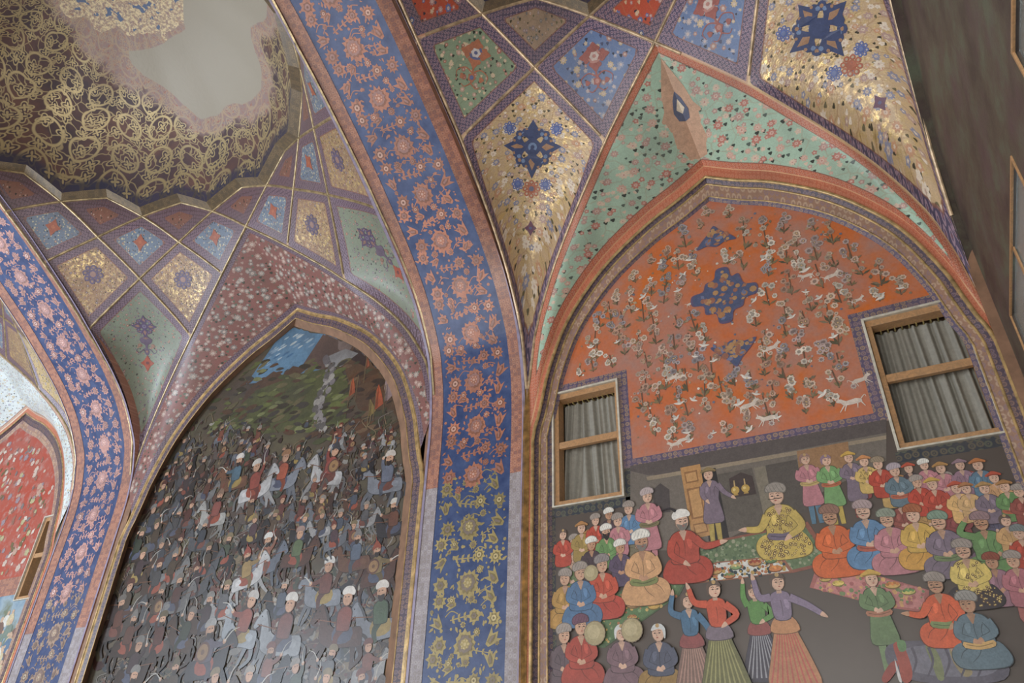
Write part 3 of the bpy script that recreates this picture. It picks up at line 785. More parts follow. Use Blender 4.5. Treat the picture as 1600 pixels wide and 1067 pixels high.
def vault(bay,label,cells,foldmat,outline,domeargs,ribmat,med=None,fulldome=True):
    root=empty('vaulted_ceiling'); tag(root,label,'ceiling',kind='structure')
    N=int(round(180/bay.dl)); cen=Vector((bay.cx,bay.cy,2.0)); jc=5 if bay.dl<12 else 4
    xlim=bay.p+0.02
    for j in range(2,jc+1):
        for k in range(N*2):
            b=k*bay.dl
            # nodes of family j stand on alternate angles: chords stand at even multiples of dl
            if (k+j)%2: continue
            r=bay.p/cos(radians(j*bay.dl)); x=r*cos(radians(b)); y=r*sin(radians(b))
            x1=bay.p/cos(radians((j-1)*bay.dl)); 
            xs_=[x1*cos(radians(b+sg*bay.dl)) for sg in (-1,1)]
            if abs(x)>xlim or any(abs(v)>xlim for v in xs_): continue
            if j<jc:   # skip what the spandrels replace
                lat=abs(((b-90+180)%180+180)%180); lat=min(lat,180-lat)
                if j>2 and lat<(j-2)*bay.dl-0.1:
                    continue
            else:
                lat=min(abs(b-90),abs(b-270)); 
                if abs(lat-jc*bay.dl+2*bay.dl)>0.2: continue
            mt=cells(j,b)
            o,P=cell_mesh(bay,b,j,'vault_panel',mt,root,n=None if y>-0.5 else 8)
            if med and y>0.6: med(j,b,P,cen,o)
    for o,crv,wal in spandrel(bay,2,outline,root,'spandrel_panel',foldmat): pass
    def clip(p,th,q):
        x=p.x-bay.cx; 
        if abs(x)>xlim: return False
        # keep out of the spandrel folds
        ang=math.degrees(atan2(p.y-bay.cy,x)); r=hypot(x,p.y-bay.cy)
        for a0 in (90,-90):
            dl_=abs(ang-a0)
            if dl_<(jc-2)*bay.dl-0.3:
                # spandrel edge along the chord through node (a0,2)
                rr=bay.p/cos(radians(2*bay.dl+dl_))
                if r>rr+0.01: return False
        return True
    gilded(bay,root,ribmat,clip,[2*bay.dl*i for i in range(N)])
    dome(bay,root,*domeargs)
    return root
M_rgold=gilt('gilded_rib_line',(236,200,154),0.3,0.3); M_lgold=gilt('aged_gilded_rib',(206,176,122),0.32,0.4)

# ------------------------------------------------------------------ the three bays
YM=6.1
cR,fR=-1.15,0.93
A0=arch(cR,2.20,3.1,5.98,6.0,fR); A1=arch(cR,2.14,3.1,5.82,6.0,fR); A2=arch(cR,2.057,3.1,5.71,6.05,fR); A3=arch(cR,1.976,3.1,5.53,6.06,fR); A4=arch(cR,1.92,3.1,5.46,YM,fR)
cL=-7.30
L0=arch(cL,2.65,2.9,6.05,6.0); L1=arch(cL,2.60,2.9,6.0,6.0); L2=arch(cL,2.50,2.9,5.88,6.02); L3=arch(cL,2.40,2.9,5.74,6.12); 
cF=-14.25
F0=arch(cF,2.66,2.9,6.0,6.0); F1=arch(cF,2.60,2.9,5.9,6.0); F2=arch(cF,2.5,2.9,5.75,6.06); F3=arch(cF,2.42,2.9,5.6,YM)

RB=random.Random(4)
def cells_R(j,b):
    if j==4: return m_goldkite
    if j==3: return {135:m_green,45:m_green}.get(round(b),m_blue)
    return m_beige if round(b) in (120,60,240,300) else m_red
def med_R(j,b,P,c,o):
    b=round(b)
    if j==4:
        medallion(P,c,'cross',0.34,((62,78,128),(176,130,96),(110,140,190)),o,(.52,.52))
        for (u,v) in ((.78,.45),(.45,.78),(.45,.25),(.25,.45)): medallion(P,c,'rosette',0.085,((84,110,190),(200,190,190),(110,130,190)),o,(u,v))
        medallion(P,c,'rosette',0.12,((190,100,70),(196,176,150),(110,110,140)),o,(.33,.33))
        medallion(P,c,'diamond',0.09,((110,60,90),(196,176,150),(90,90,140)),o,(.2,.2))
    elif j==3:
        if b in (135,45): medallion(P,c,'quatrefoil',0.21,((190,108,72),(92,104,160),(214,206,206)),o,(.55,.55))
        else: medallion(P,c,'quatrefoil',0.21,((172,88,80),(196,130,120),(214,190,180)),o,(.54,.54))
    elif j==2 and b in (90,150,30): medallion(P,c,'scatter',10,((96,110,170),(190,140,150),(206,170,150)),o)
def cells_L(j,b): return {5:l_green,4:l_gold,3:l_blue,2:l_brown}[j]
def med_L(j,b,P,c,o):
    if j==5:
        medallion(P,c,'cross',0.20,((92,76,112),(150,110,96),(120,110,140)),o,(.56,.56)); medallion(P,c,'diamond',0.13,((178,78,56),(178,78,56),(120,60,60)),o,(.3,.3))
        medallion(P,c,'vase',0.16,((104,88,112),(150,110,96),(160,120,100)),o,(.42,.42))
    elif j==4: medallion(P,c,'rosette',0.17,((98,84,118),(150,118,100),(160,120,110)),o,(.52,.52))
    elif j==3: medallion(P,c,'diamond',0.13,((176,88,62),(176,88,62),(190,104,70)),o,(.5,.5))
vault(BR,'painted vault over the banquet niche, with green blue and gilded kite panels',cells_R,m_fold,A0,(M_dome,M_ring,APR),M_rgold,med_R)
vault(BL,'dark gilded dome and lattice vault with a bare plaster patch, over the battle niche',cells_L,l_fold,L0,(M_dome,M_ring,APL,bareL),M_lgold,med_L)
vault(BF,'bright far vault seen beyond the leftmost blue arch',lambda j,b:f_kite if j==5 else (l_gold if j==4 else l_blue if j==3 else l_brown),f_fold,F0,(M_dome,M_ring,APL),M_lgold,None)

# painted kite around the crease of the pale green spandrel
crn=BR.ch(90-30,BR.sj(2)); apx=A0[len(A0)//2]
def crease(f,off,side):
    a=crn*(1-f)+apx*f
    # towards the panel on the given side
    th=90-30 if side>0 else 90+30
    e=BR.ch(th,(BR.sj(2)+0.6)*(1 if side>0 else -1)); e2=A0[len(A0)//2+(-8 if side>0 else 8)]
    d=((e*(1-f)+e2*f)-a).normalized()
    return a+d*off+Vector((0,-0.004,-0.004))
M_kite=paint_mat('crease_ornament_paint',0.42,0.2)
for side in (1,-1):
    m=MB(); prm=[(0.12,0),(0.3,.16),(0.42,.20),(0.5,.34),(0.6,.24),(0.8,.30),(0.93,0)]
    rows=[[crease(f,0.0,side),crease(f,o_,side)] for f,o_ in prm]
    m.grid(rows,col=lin((204,160,130)))
    rows=[[crease(f,0.0,side)+Vector((0,-.003,-.003)),crease(f,o_,side)+Vector((0,-.003,-.003))] for f,o_ in ((.38,0),(.42,.06),(.5,.1),(.58,.07),(.62,0))]
    m.grid(rows,col=lin((92,100,130)))
    rows=[[crease(f,0.0,side)+Vector((0,-.006,-.006)),crease(f,o_,side)+Vector((0,-.006,-.006))] for f,o_ in ((.44,0),(.5,.055),(.56,0))]
    m.grid(rows,col=lin((222,205,180)))
    o=m.build('crease_ornament',M_kite,[q for q in bpy.data.objects if q.name=='vaulted_ceiling'][0])

# niche surrounds: bands of moulding and scroll painting
M_orange=band_mat('salmon_band',(206,104,70),(220,140,104),24,flat=0.4); M_purple=band_mat('dark_scroll_band',(74,58,76),(128,100,112),20,(150,110,90))
M_brownb=band_mat('rosy_brown_band',(168,124,100),(200,168,140),16,(150,120,130),flat=0.25); M_goldm=gilt('gilded_moulding',(228,184,112),0.32,0.3)
M_purpled=band_mat('violet_mural_border',(92,80,112),(150,120,120),20,(176,140,100)); M_tan=plain('ochre_brown_reveal',(150,108,80),0.5,5,0.25)
def outline_tube(parent,o,name,mat,r=0.014):
    m=MB(); n=len(o); rows=[]
    for i in range(n):
        d=(o[min(n-1,i+1)]-o[max(0,i-1)]).normalized(); sd=Vector((d.z,0,-d.x))
        rows.append([o[i]+sd*r*cos(a)+Vector((0,-1,0))*r*sin(a) for a in [pi*k/4 for k in range(5)]])
    m.grid(rows); m.build(name,mat,parent,smooth=True)
def surround(label,specs,tubes):
    root=empty('niche_surround'); tag(root,label,'moulding',kind='structure')
    for a,b,mt,nm in specs: band(root,nm,mt,a,b)
    for o,r in tubes: outline_tube(root,o,'gilded_moulding',M_goldm,r)
    return root
sR=surround('banded orange purple and gilt moulding around the banquet niche',[(A0,A1,M_orange,'salmon_band'),(A1,A2,M_purple,'scroll_band'),(A2,A3,M_brownb,'flower_band'),(A3,A4,M_purpled,'violet_band')],
    [(A1,0.018),(A2,0.012),(A3,0.008)])
sL=surround('brown and violet moulding around the battle niche',[(L0,L1,M_goldm,'gilded_band'),(L1,L2,M_purple,'scroll_band'),(L2,L3,M_tan,'brown_band')],[(L0,0.014),(L2,0.008)])
sF=surround('orange moulding around the far red niche',[(F0,F1,M_orange,'salmon_band'),(F1,F2,M_purple,'scroll_band'),(F2,F3,M_brownb,'flower_band')],[(F1,0.012)])
# reeded gilt strip on the pier beside the banquet niche
mb=MB()
for x0,x1,zt in ((-3.40,-3.325,3.95),(.855,.875,3.2)):
    n=5
    for i in range(n):
        xa=x0+(x1-x0)*i/n; xb=x0+(x1-x0)*(i+1)/n; xm=(xa+xb)/2
        rows=[]
        for k in range(11):
            z=FLOOR+(zt-FLOOR)*k/10; rows.append([(xa,5.995,z),(xm,5.975,z),(xb,5.995,z)])
        mb.grid(rows)
mb.build('reeded_gilt_strip',M_goldm,sR)
for x0,x1 in ((-3.42,-3.30),(-4.68,-4.55),(-10.1,-9.93),(-11.62,-11.5),(0.84,0.925)):
    m=MB(); m.box(x0,x1,6.004 if x0<0 else 5.97,6.3,FLOOR,4.7 if x0 in (-4.68,0.84) else 3.7); m.build('pier_moulding',M_tan if x0<-4 or x0>0 else M_goldm,sL if x0<-4 else sR)

# dark cornice closing the vault against the end wall
m=MB(); rows=[]; uvs=[]
t_=3.2-FLOOR
while t_<PT[-1]*0.62:
    y,z=prof(t_); n=profn(t_); rows.append([(.842,y-n[0]*.004,z-n[1]*.004),(.93,y-n[0]*.03,z-n[1]*.03)]); uvs.append([(0,t_),(.1,t_)]); t_+=.08
m.grid(rows,uvs); m.build('wall_cornice',M_dark,endw,smooth=True)

# ------------------------------------------------------------------ panels of the long wall
def lunette(parent,name,mat,o,z0,holes=(),ztop=None,y=YM,m_=None):
    """sheet under the arch outline o from z0 up, less the window openings"""
    half=[p for p in o]; xs0=[p.x for p in half]; xl,xr=xs0[0],xs0[-1]; top=len(half)//2
    def ht(x):
        seg=half[:top+1] if x<=half[top].x else half[top:]
        for a,b in zip(seg,seg[1:]):
            if min(a.x,b.x)-1e-9<=x<=max(a.x,b.x)+1e-9 and abs(a.x-b.x)>1e-6: return a.z+(b.z-a.z)*(x-a.x)/(b.x-a.x)
        return half[8].z
    X=sorted(set([xl+(xr-xl)*i/90 for i in range(91)]+[round(p.x,5) for p in half]+[v for h in holes for v in h[:2]]))
    X=[x for x in X if xl<=x<=xr]; m=MB()
    def H(x,dx): return ht(min(xr-1e-4,max(xl+1e-4,x+dx)))
    for a,b in zip(X,X[1:]):
        if b-a<1e-5: continue
        mid=(a+b)/2; ta,tb=H(a,1e-4),H(b,-1e-4)
        if ztop is not None: ta,tb=min(ta,ztop),min(tb,ztop)
        iv=[(z0,None)]
        for h in holes:
            if h[0]<mid<h[1]:
                nv=[]
                for lo,hi in iv:
                    if (hi is None or h[2]<hi) and h[3]>lo: 
                        if h[2]>lo: nv.append((lo,h[2]))
                        if hi is None or h[3]<hi: nv.append((h[3],hi))
                    else: nv.append((lo,hi))
                iv=nv
        for lo,hi in iv:
            h0,h1=(ta,tb) if hi is None else (min(hi,ta),min(hi,tb))
            if max(h0,h1)<=lo+1e-5: continue
            q=[(a,y,lo),(b,y,lo),(b,y,max(h1,lo)),(a,y,max(h0,lo))]
            m.poly(q,0,m_,[(p[0],p[2]) for p in q])
    return m.build(name,mat,parent)

W1=(-3.105,-2.352,2.382,3.628); W2=(-0.045,0.705,2.384,3.624); W3=(-12.33,-11.62,2.32,3.63)
M_fresco=paint_mat('mural_paint',0.45,0.16)

# curtained windows
M_curt=plain('grey_cloth_curtain',(148,145,134),0.85,20,0.1); M_reveal=plain('dark_window_reveal',(120,92,70),0.6,5,0.2)  # window reveal is a plain mottled brown
M_hook=gilt('brass_hook',(220,200,120),0.3,0.8)
def window(n,Wd,label,clabel,seed,gather):
    x0,x1,z0,z1=Wd; r=empty('window_%d'%n); tag(r,label,'window',kind='structure')
    m=MB(); f=0.022; y=YM
    m.box(x0,x1,y-0.035,y+0.02,z1-f,z1); m.box(x0,x0+f,y-0.035,y+0.02,z0,z1-f); m.box(x1-f,x1,y-0.035,y+0.02,z0,z1-f); m.box(x0,x1,y-0.035,y+0.02,z0-0.01,z0+0.006)
    m.build('worn_white_edge',M_whitewood,r,bevel=0.004)
    m=MB(); g=0.06
    m.box(x0+f,x1-f,y-0.005,y+0.12,z1-f-g,z1-f); m.box(x0+f,x1-f,y-0.012,y+0.12,z0+0.006,z0+0.05)
    m.box(x0+f,x0+f+0.045,y-0.004,y+0.12,z0+0.05,z1-f-g); m.box(x1-f-0.03,x1-f,y-0.004,y+0.12,z0+0.05,z1-f-g)
    m.build('window_frame',M_wood,r,bevel=0.005)
    zm=z0+(z1-z0)*0.515; m=MB(); m.box(x0+f+.045,x1-f-.03,y+0.0,y+0.05,zm-0.035,zm+0.035); m.build('crossbar',M_wood,r,bevel=0.005)
    m=MB(); m.box(x0-.02,x1+.02,y+0.235,y+0.24,z0-.05,z1+.05); 
    m.box(x0+.02,x0+.03,y+.1,y+.24,z0,z1); m.box(x1-.03,x1-.02,y+.1,y+.24,z0,z1); m.build('window_reveal',M_reveal,r)
    # curtain
    rnd=random.Random(seed); ph=[rnd.uniform(0,6) for _ in range(6)]; xa,xb=x0+f+.03,x1-f-.02; nx,nz=110,26
    rows=[]
    for j in range(nz+1):
        v=j/nz; z=z0+0.03+(z1-0.085-z0-0.03)*v; row=[]
        for i in range(nx+1):
            u=i/nx; uu=u+gather*(1-v)*(0.10*sin(5*u+1.0)+0.05*sin(11*u))
            k=uu*2*pi
            d=0.021*sin(k*7+ph[0]+0.8*sin(k*1.3+ph[1]))+0.012*sin(k*12+ph[2]+v*1.2)+0.010*sin(k*3+ph[3]-v*2)*(1-v)
            d*=(0.75+0.45*(1-v)); row.append((xa+(xb-xa)*u,y+0.16+d,z+0.006*sin(k*9)*(v>.97)))
        rows.append(row)
    m=MB(); m.grid(rows); c=m.build('curtain',M_curt,None,smooth=True); tag(c,clabel,'curtain',group='grey cloth curtains in the wall windows')
    c.name='window_curtain'
    for i in range(12):
        m=MB(); xx=xa+0.02+(xb-xa-.04)*i/11; m.box(xx-.006,xx+.006,y+.10,y+.15,z1-.098,z1-.084); m.build('curtain_hook',M_hook,c)
    return r
window(1,W1,'wooden two pane window left of the orange panel, above the seated guests with white turbans','plain grey curtain gathered in the window left of the orange panel',3,1.0)
window(2,W2,'wooden two pane window right of the orange panel, near the dark end wall','plain grey curtain hanging straight in the window right of the orange panel',7,0.3)
window(3,W3,'small wooden window in the far red niche, half hidden by the leftmost arch','grey curtain in the small far window beside the leftmost arch',9,0.4)

def wall_paint(order,k=0.055): 
    base=0.002+order*0.0011
    return lambda a,b,h: (a,YM-base-h*k,b)
def strip_box(parent,name,mat,rects):
    m=MB()
    for x0,x1,z0,z1 in rects:
        m.poly([(x0,YM-.001,z0),(x1,YM-.001,z0),(x1,YM-.001,z1),(x0,YM-.001,z1)],0,None,[(x0,z0),(x1,z0),(x1,z1),(x0,z1)])
    return m.build(name,mat,parent)

# ------------------------------------------------------------------ orange flower panel over the banquet
t=NT('orange_panel_ground'); o_=t.obj(); n1=t.noise(o_,0.9,5,0.6); n2=t.noise(t.vm('ADD',o_,(5,2,8)),1.6,4,0.7); n3=t.noise(o_,26,3,0.7)
c=t.mix(t.m('MULTIPLY_ADD',n1,3,-1.1,clamp=True),lin((222,104,30)),lin((206,104,70)))
c=t.mix(t.m('MULTIPLY_ADD',n2,3.2,-1.25,clamp=True),c,lin((176,130,116)))
c=t.mix(t.m('MULTIPLY_ADD',n3,1.4,-0.5,clamp=True),c,t.mul(c,(0.78,0.74,0.74)))
t.bump(n3,0.15,0.006); M_orangeg=t.out(c,0.42)
SPL=2.735
up=empty('flower_mural'); tag(up,'orange red panel of pale flowers and birds with blue medallions, under the arch','mural')
lunette(up,'orange_ground',M_orangeg,A4,SPL,[W1,W2])
strip_box(up,'scroll_border',M_purpled,[(W1[1],W1[1]+.095,SPL,W1[3]+.09),(W1[0]-.02,W1[1],W1[3],W1[3]+.09),(W2[0]-.095,W2[0],SPL,W2[3]+.09),(W2[0],W2[1]+.07,W2[3],W2[3]+.09),(W1[1],W2[0],SPL-.085,SPL),(W2[1],.80,2.0,W2[3]+.09)])
def at(px,py): return onY(px,py,YM)
def inarch(x,z,mg=0.1):
    o=A4; top=len(o)//2
    seg=o[:top+1] if x<=o[top].x else o[top:]
    for a,b in zip(seg,seg[1:]):
        if min(a.x,b.x)<=x<=max(a.x,b.x) and abs(a.x-b.x)>1e-6: return z<a.z+(b.z-a.z)*(x-a.x)/(b.x-a.x)-mg
    return False
def plant(p,x,z,h,rnd,kind):
    g=(132,112,84); pale=[(196,160,140),(176,150,144),(200,170,146),(160,148,152),(212,196,178),(186,140,116)]
    base=rnd.choice(pale); lean=rnd.uniform(-.15,.15)*h
    p.P(stroke([(x,z),(x+lean*.5,z+h*.5),(x+lean,z+h)],0.012),(110,80,60),1)
    for i in range(5):
        a=rnd.uniform(.3,2.8); p.P(xf([(0,0),(.5,.14),(1,0),(.5,-.14)],x,z+h*.05,h*.35,a),rnd.choice((g,(130,110,70),(90,84,60))),1)
    for i in range(rnd.randint(7,13)):
        f=rnd.uniform(.3,1.05); w_=(1.1-f)*h*.55 if kind==0 else h*.28
        cx,cz=x+lean*f+rnd.uniform(-w_,w_),z+h*f; r=rnd.uniform(.018,.042)*(0.8+h)
        if rnd.random()<.6:
            p.P(spiky(cx,cz,r,7,.22,rnd),shade(base,rnd.uniform(.85,1.1)),2); p.P(circle(cx,cz,r*.45,7),shade(base,.72),3)
            if rnd.random()<.5: p.P(circle(cx,cz,r*.2,6),(210,170,110),4)
        else: p.P(xf([(-.5,0),(0,.35),(.6,0),(0,-.35)],cx,cz,r*1.2,rnd.uniform(0,3)),shade(g,rnd.uniform(.8,1.4)),2)
def bird(p,x,z,s,rnd,col=(226,216,204)):
    f=rnd.choice((-1,1)); r=rnd.uniform(-.4,.6)
    p.P(xf(blob([(-1.2,-.1),(-.3,-.35),(.4,-.2),(.75,.25),(1.0,.32),(.7,.5),(.3,.3),(-.4,.15)],2),x,z,s,r,f),col,3)
    p.P(xf([(-.3,.1),(.3,.15),(-.2,1.0),(-.6,.7)],x,z,s,r,f),shade(col,.85),4)
def beast(p,x,z,s,rnd,col=(214,196,180)):
    f=rnd.choice((-1,1))
    p.P(xf(blob([(-1.2,.1),(-.6,.45),(.4,.4),(.9,.8),(1.35,.75),(1.45,.5),(1.0,.3),(.7,-.1),(-.9,-.2)],2),x,z,s,0.1,f),col,3)
    for a,b in ((-1,-1.3),(-.7,-.5),(.5,.9),(.7,1.4)): p.P(xf(stroke([(a,0),(b,-.75)],.16,.08),x,z,s,.1,f),col,3)
    p.P(xf([(1.0,.7),(1.15,1.2),(1.25,.75)],x,z,s,.1,f),col,3); p.P(xf(stroke([(-1.1,.2),(-1.6,.6),(-1.7,.3)],.12,.05),x,z,s,.1,f),col,3)
p=Paint(wall_paint(1,.25)); rnd=random.Random(21)
placed=[]
blockers=[(1130,460,48),(1118,372,34),(1148,540,36)]
for i in range(2600):
    x,z=rnd.uniform(-3.2,0.85),rnd.uniform(SPL+.02,5.35); h=rnd.uniform(.14,.30)
    if not inarch(x,z+h,.04) or not inarch(x+.12,z+h*.5,.02) or not inarch(x-.12,z+h*.5,.02): continue
    if any(w_[0]-.22<x<w_[1]+.22 and z<w_[3]+.12 for w_ in (W1,W2)): continue
    if any(hypot(x-a,(z+h/2-b))<.155 for a,b in placed): continue
    if any(hypot(x-at(bx,by)[0],z+h/2-at(bx,by)[1])<br_/170+.08 for bx,by,br_ in blockers): continue
    placed.append((x,z+h/2)); plant(p,x,z,h,rnd,rnd.randint(0,1))
for i in range(90):
    x,z=rnd.uniform(-3.1,0.8),rnd.uniform(SPL+.05,5.2)
    if not inarch(x,z,.1) or any(w_[0]-.13<x<w_[1]+.13 and z<w_[3]+.13 for w_ in (W1,W2)): continue
    if any(hypot(x-at(bx,by)[0],z-at(bx,by)[1])<br_/170 for bx,by,br_ in blockers): continue
    (bird if rnd.random()<.75 else lambda *a: starflower(p,x,z,.03,(210,190,180),(150,110,110),rnd))(p,x,z,rnd.uniform(.03,.055),rnd)
for i in range(260):
    x,z=rnd.uniform(-3.1,0.8),rnd.uniform(SPL+.03,5.3)
    if not inarch(x,z,.06) or any(w_[0]-.12<x<w_[1]+.12 and z<w_[3]+.12 for w_ in (W1,W2)): continue
    p.P(circle(x,z,rnd.uniform(.006,.016),6),rnd.choice(((220,206,190),(176,150,150),(150,120,90),(110,110,130))),1)
for px,py,s_ in ((1080,475,.05),(1170,635,.09),(1330,630,.10),(1205,545,.09),(1345,595,.08),(1050,592,.07),(1062,590,.07),(1300,432,.08),(1200,655,.09),(1055,695,.07),(1068,688,.07),(1340,470,.06),(1260,432,.07)):
    x,z=at(px,py); beast(p,x,z,s_*.75,rnd)
p.build('painted_flowers_and_beasts',M_fresco,up)
# blue lobed medallions
def lobed(px,py,s_,rot,pts,name,order=4):
    x,z=at(px,py); p=Paint(wall_paint(order),1.4e-5); rnd=random.Random(px)
    p.P(xf(blob(pts,4),x,z,s_,rot),(96,84,120),1)
    inner=xf(blob([(a*.93,b*.93) for a,b in pts],4),x,z,s_,rot)
    p.P(inner,(78,90,130),2)
    for i in range(120):
        a,b=rnd.uniform(-1,1)*s_*1.1,rnd.uniform(-1,1)*s_*1.1
        if inpoly(x+a*.95,z+b*.95,inner) and inpoly(x+a*1.08,z+b*1.08,inner):
            if rnd.random()<.45: p.P(circle(x+a,z+b,rnd.uniform(.018,.042),7),rnd.choice(((176,118,72),(186,136,84),(160,100,80))),3)
            else: p.P(xf([(0,0),(.6,.35),(1.2,0),(.6,-.35)],x+a,z+b,rnd.uniform(.03,.06),rnd.uniform(0,6)),rnd.choice(((186,136,84),(170,110,80),(110,120,160))),4)
    return p.build(name,M_fresco,up)
sq=[(1,.15),(.78,.32),(1,.7),(.7,1),(.32,.78),(0,.92),(-.32,.78),(-.7,1),(-1,.7),(-.78,.32),(-1,0),(-.78,-.32),(-1,-.7),(-.7,-1),(-.32,-.78),(0,-.92),(.32,-.78),(.7,-1),(1,-.7),(.78,-.32)]
lobed(1131,461,.27,.72,sq,'blue_medallion')
tri=[(0,1),(.3,.6),(.55,.35),(.8,.1),(1.1,-.35),(.5,-.3),(0,-.5),(-.5,-.3),(-1.1,-.35),(-.8,.1),(-.55,.35),(-.3,.6)]
lobed(1118,375,.19,0,tri,'blue_medallion'); lobed(1147,545,.20,pi,tri,'blue_medallion')

# ------------------------------------------------------------------ figures of the banquet mural
SK=[(214,168,140),(206,156,124),(190,136,100),(222,182,160)]
LEV=[]
def level(x0,x1,z0,z1):
    l=0
    for a in LEV:
        if x0<a[1] and x1>a[0] and z0<a[3] and z1>a[2]: l=max(l,a[4]+1)
    LEV.append((x0,x1,z0,z1,l)); return l+2
def unit(px,py,r):
    x,z=at(px,py); x2,_=at(px+r,py); _,z2=at(px,py-r); return x,z,(abs(x2-x)+abs(z2-z))/2*1.0
def spots(p,x,z,w_,h,r,rnd,L,c=(104,72,44),n=40):
    for i in range(n):
        a,b=rnd.uniform(-1,1),rnd.uniform(-1,1)
        if abs(a)+abs(b)*.3>1.05: continue
        p.P(circle(x+a*w_,z+b*h,r*rnd.uniform(.12,.2),6),c,L); p.P(circle(x+a*w_,z+b*h,r*.07,5),(232,206,110),L+1)
def fig(px,py,r_,robe,hat=('t',(226,222,216)),pose='bust',d=1,sash=None,skin=0,floral=False,beard=None,arms=None,legs=None,parent=None,label=None,skirt=None,stripe=None,lap=None,rnd=None):
    rnd=rnd or random.Random(px*7+py); x,z,r=unit(px,py,r_)
    ext={'bust':6.5,'sit':7.6,'stand':12,'dance':12,'half':7}[pose]
    lv=level(x-3*r,x+3*r,z-ext*r,z+2*r); p=Paint(wall_paint(lv),1.4e-5)
    T=lambda pts: [(x+d*a*r,z+b*r) for a,b in pts]
    sk=SK[skin]; dk=shade(robe,.66); lt=tuple(min(255,v*1.12+8) for v in robe)
    def body(pts,col,L,o=True,n=3):
        q=blob(pts,n)
        if o: p.P(T([(a*1.0+(0.09 if a>0 else -0.09),b+(0.06 if b>-3 else -0.08)) for a,b in q]),shade(col,.55),L)
        p.P(T(q),col,L+1)
    hb=-1.15
    if pose in('bust','half'):
        body([(-.55,hb),(.55,hb),(1.35,-1.6),(1.8,-2.6),(1.75,-4.2),(1.6,-6.4),(-1.6,-6.4),(-1.75,-4.2),(-1.8,-2.6),(-1.35,-1.6)],robe,1)
    elif pose=='sit':
        body([(-2.6,-5.2),(-1.6,-4.3),(1.6,-4.3),(2.9,-5.0),(3.1,-6.3),(2.0,-7.3),(-1.8,-7.3),(-2.9,-6.5)],lap or robe,1)
        p.P(T(stroke([(-.2,-4.8),(.3,-5.8),(1.2,-6.6)],.14,.05)),shade(lap or robe,.7),3)
        p.P(T(stroke([(1.0,-4.9),(1.9,-5.4),(2.4,-6.2)],.14,.05)),shade(lap or robe,.7),3)
        body([(-.55,hb),(.55,hb),(1.4,-1.6),(1.85,-2.6),(1.7,-3.8),(1.45,-5.0),(-1.45,-5.0),(-1.7,-3.8),(-1.85,-2.6),(-1.4,-1.6)],robe,3)
    elif pose=='stand':
        for sg in (-1,1): p.P(T(stroke([(sg*.55,-7.5),(sg*.6,-10),(sg*.65,-12.2)],1.05,.75)),legs or (84,116,140),1)
        body([(-.5,hb),(.5,hb),(1.3,-1.6),(1.6,-2.7),(1.25,-4.6),(1.5,-6.2),(1.75,-8.6),(0,-8.9),(-1.75,-8.6),(-1.5,-6.2),(-1.25,-4.6),(-1.6,-2.7),(-1.3,-1.6)],robe,2)
    elif pose=='dance':
        sc_=skirt or (120,130,90)
        body([(-.9,-4.4),(.9,-4.4),(1.5,-6.4),(2.6,-9.5),(3.2,-12.2),(1.2,-12.6),(-1.0,-12.6),(-2.9,-12.1),(-2.4,-9.5),(-1.5,-6.4)],sc_,1)
        for i in range(9):
            u=-1+2*i/8; p.P(T(stroke([(u*.8,-5.4),(u*1.5,-8),(u*2.7,-12.1)],.10,.22)),stripe or shade(sc_,1.35),3)
        body([(-1.0,-4.3),(1.0,-4.3),(1.75,-5.9),(0,-6.3),(-1.75,-5.9)],sash or (176,110,90),4)
        body([(-.45,hb),(.45,hb),(1.15,-1.6),(1.2,-2.8),(.85,-4.5),(-.85,-4.5),(-1.2,-2.8),(-1.15,-1.6)],robe,6)
    if floral:
        spots(p,x,z-3*r,1.5*r,1.6*r,r,rnd,5,n=70)
        if pose=='sit': spots(p,x,z-5.9*r,2.7*r,1.2*r,r,rnd,5,n=110)
        elif pose in('stand','dance'): spots(p,x,z-6.8*r,1.4*r,1.6*r,r,rnd,5)
    # folds and collar
    p.P(T([(-.5,-1.2),(.5,-1.2),(.12,-2.3),(-.02,-2.3)]),shade(sk,.92),7); p.P(T(stroke([(.0,-2.2),(.08,-3.2),(.0,-4.2)],.09,.05)),dk,7)
    p.P(T(stroke([(-.9,-2.4),(-.6,-3.2),(-.75,-4.1)],.12,.04)),dk,7); p.P(T(blob([(.4,-2.2),(1.0,-2.4),(.9,-3.4),(.5,-3.1)],2)),lt,7)
    if sash and pose!='dance':
        zz=-4.6; p.P(T(blob([(-1.55,zz+.35),(0,zz+.1),(1.55,zz+.35),(1.6,zz-.35),(0,zz-.65),(-1.6,zz-.35)],2)),sash,8); p.P(T(stroke([(-1.4,zz),(0,zz-.28),(1.4,zz)],.1)),shade(sash,.7),9)
    # arms
    arms=arms or [[(-1.45,-2.0),(-1.9,-3.4),(-.5,-4.1)],[(1.45,-2.0),(1.9,-3.5),(.5,-4.2)]]
    for A_ in arms:
        p.P(T(stroke(A_,1.12,.72)),shade(robe,.6),9); p.P(T(stroke(A_,.98,.6)),shade(robe,1.03),10)
        hx,hz=A_[-1]; ax,az=A_[-2]; L=hypot(hx-ax,hz-az) or 1; ux,uz=(hx-ax)/L,(hz-az)/L
        p.P(T(blob([(hx-uz*.26,hz+ux*.26),(hx+ux*.4-uz*.24,hz+uz*.4+ux*.24),(hx+ux*.95,hz+uz*.95),(hx+ux*.4+uz*.24,hz+uz*.4-ux*.24),(hx+uz*.26,hz-ux*.26)],2)),sk,11)
    # head
    p.P(T(stroke([(0,-1.4),(0,-.6)],.62)),shade(sk,.88),8)
    p.P(T(circle(0,0,.88,14,1.08)),shade(sk,.62),9); p.P(T(circle(0.02,0,.8,14,1.0)),sk,10)
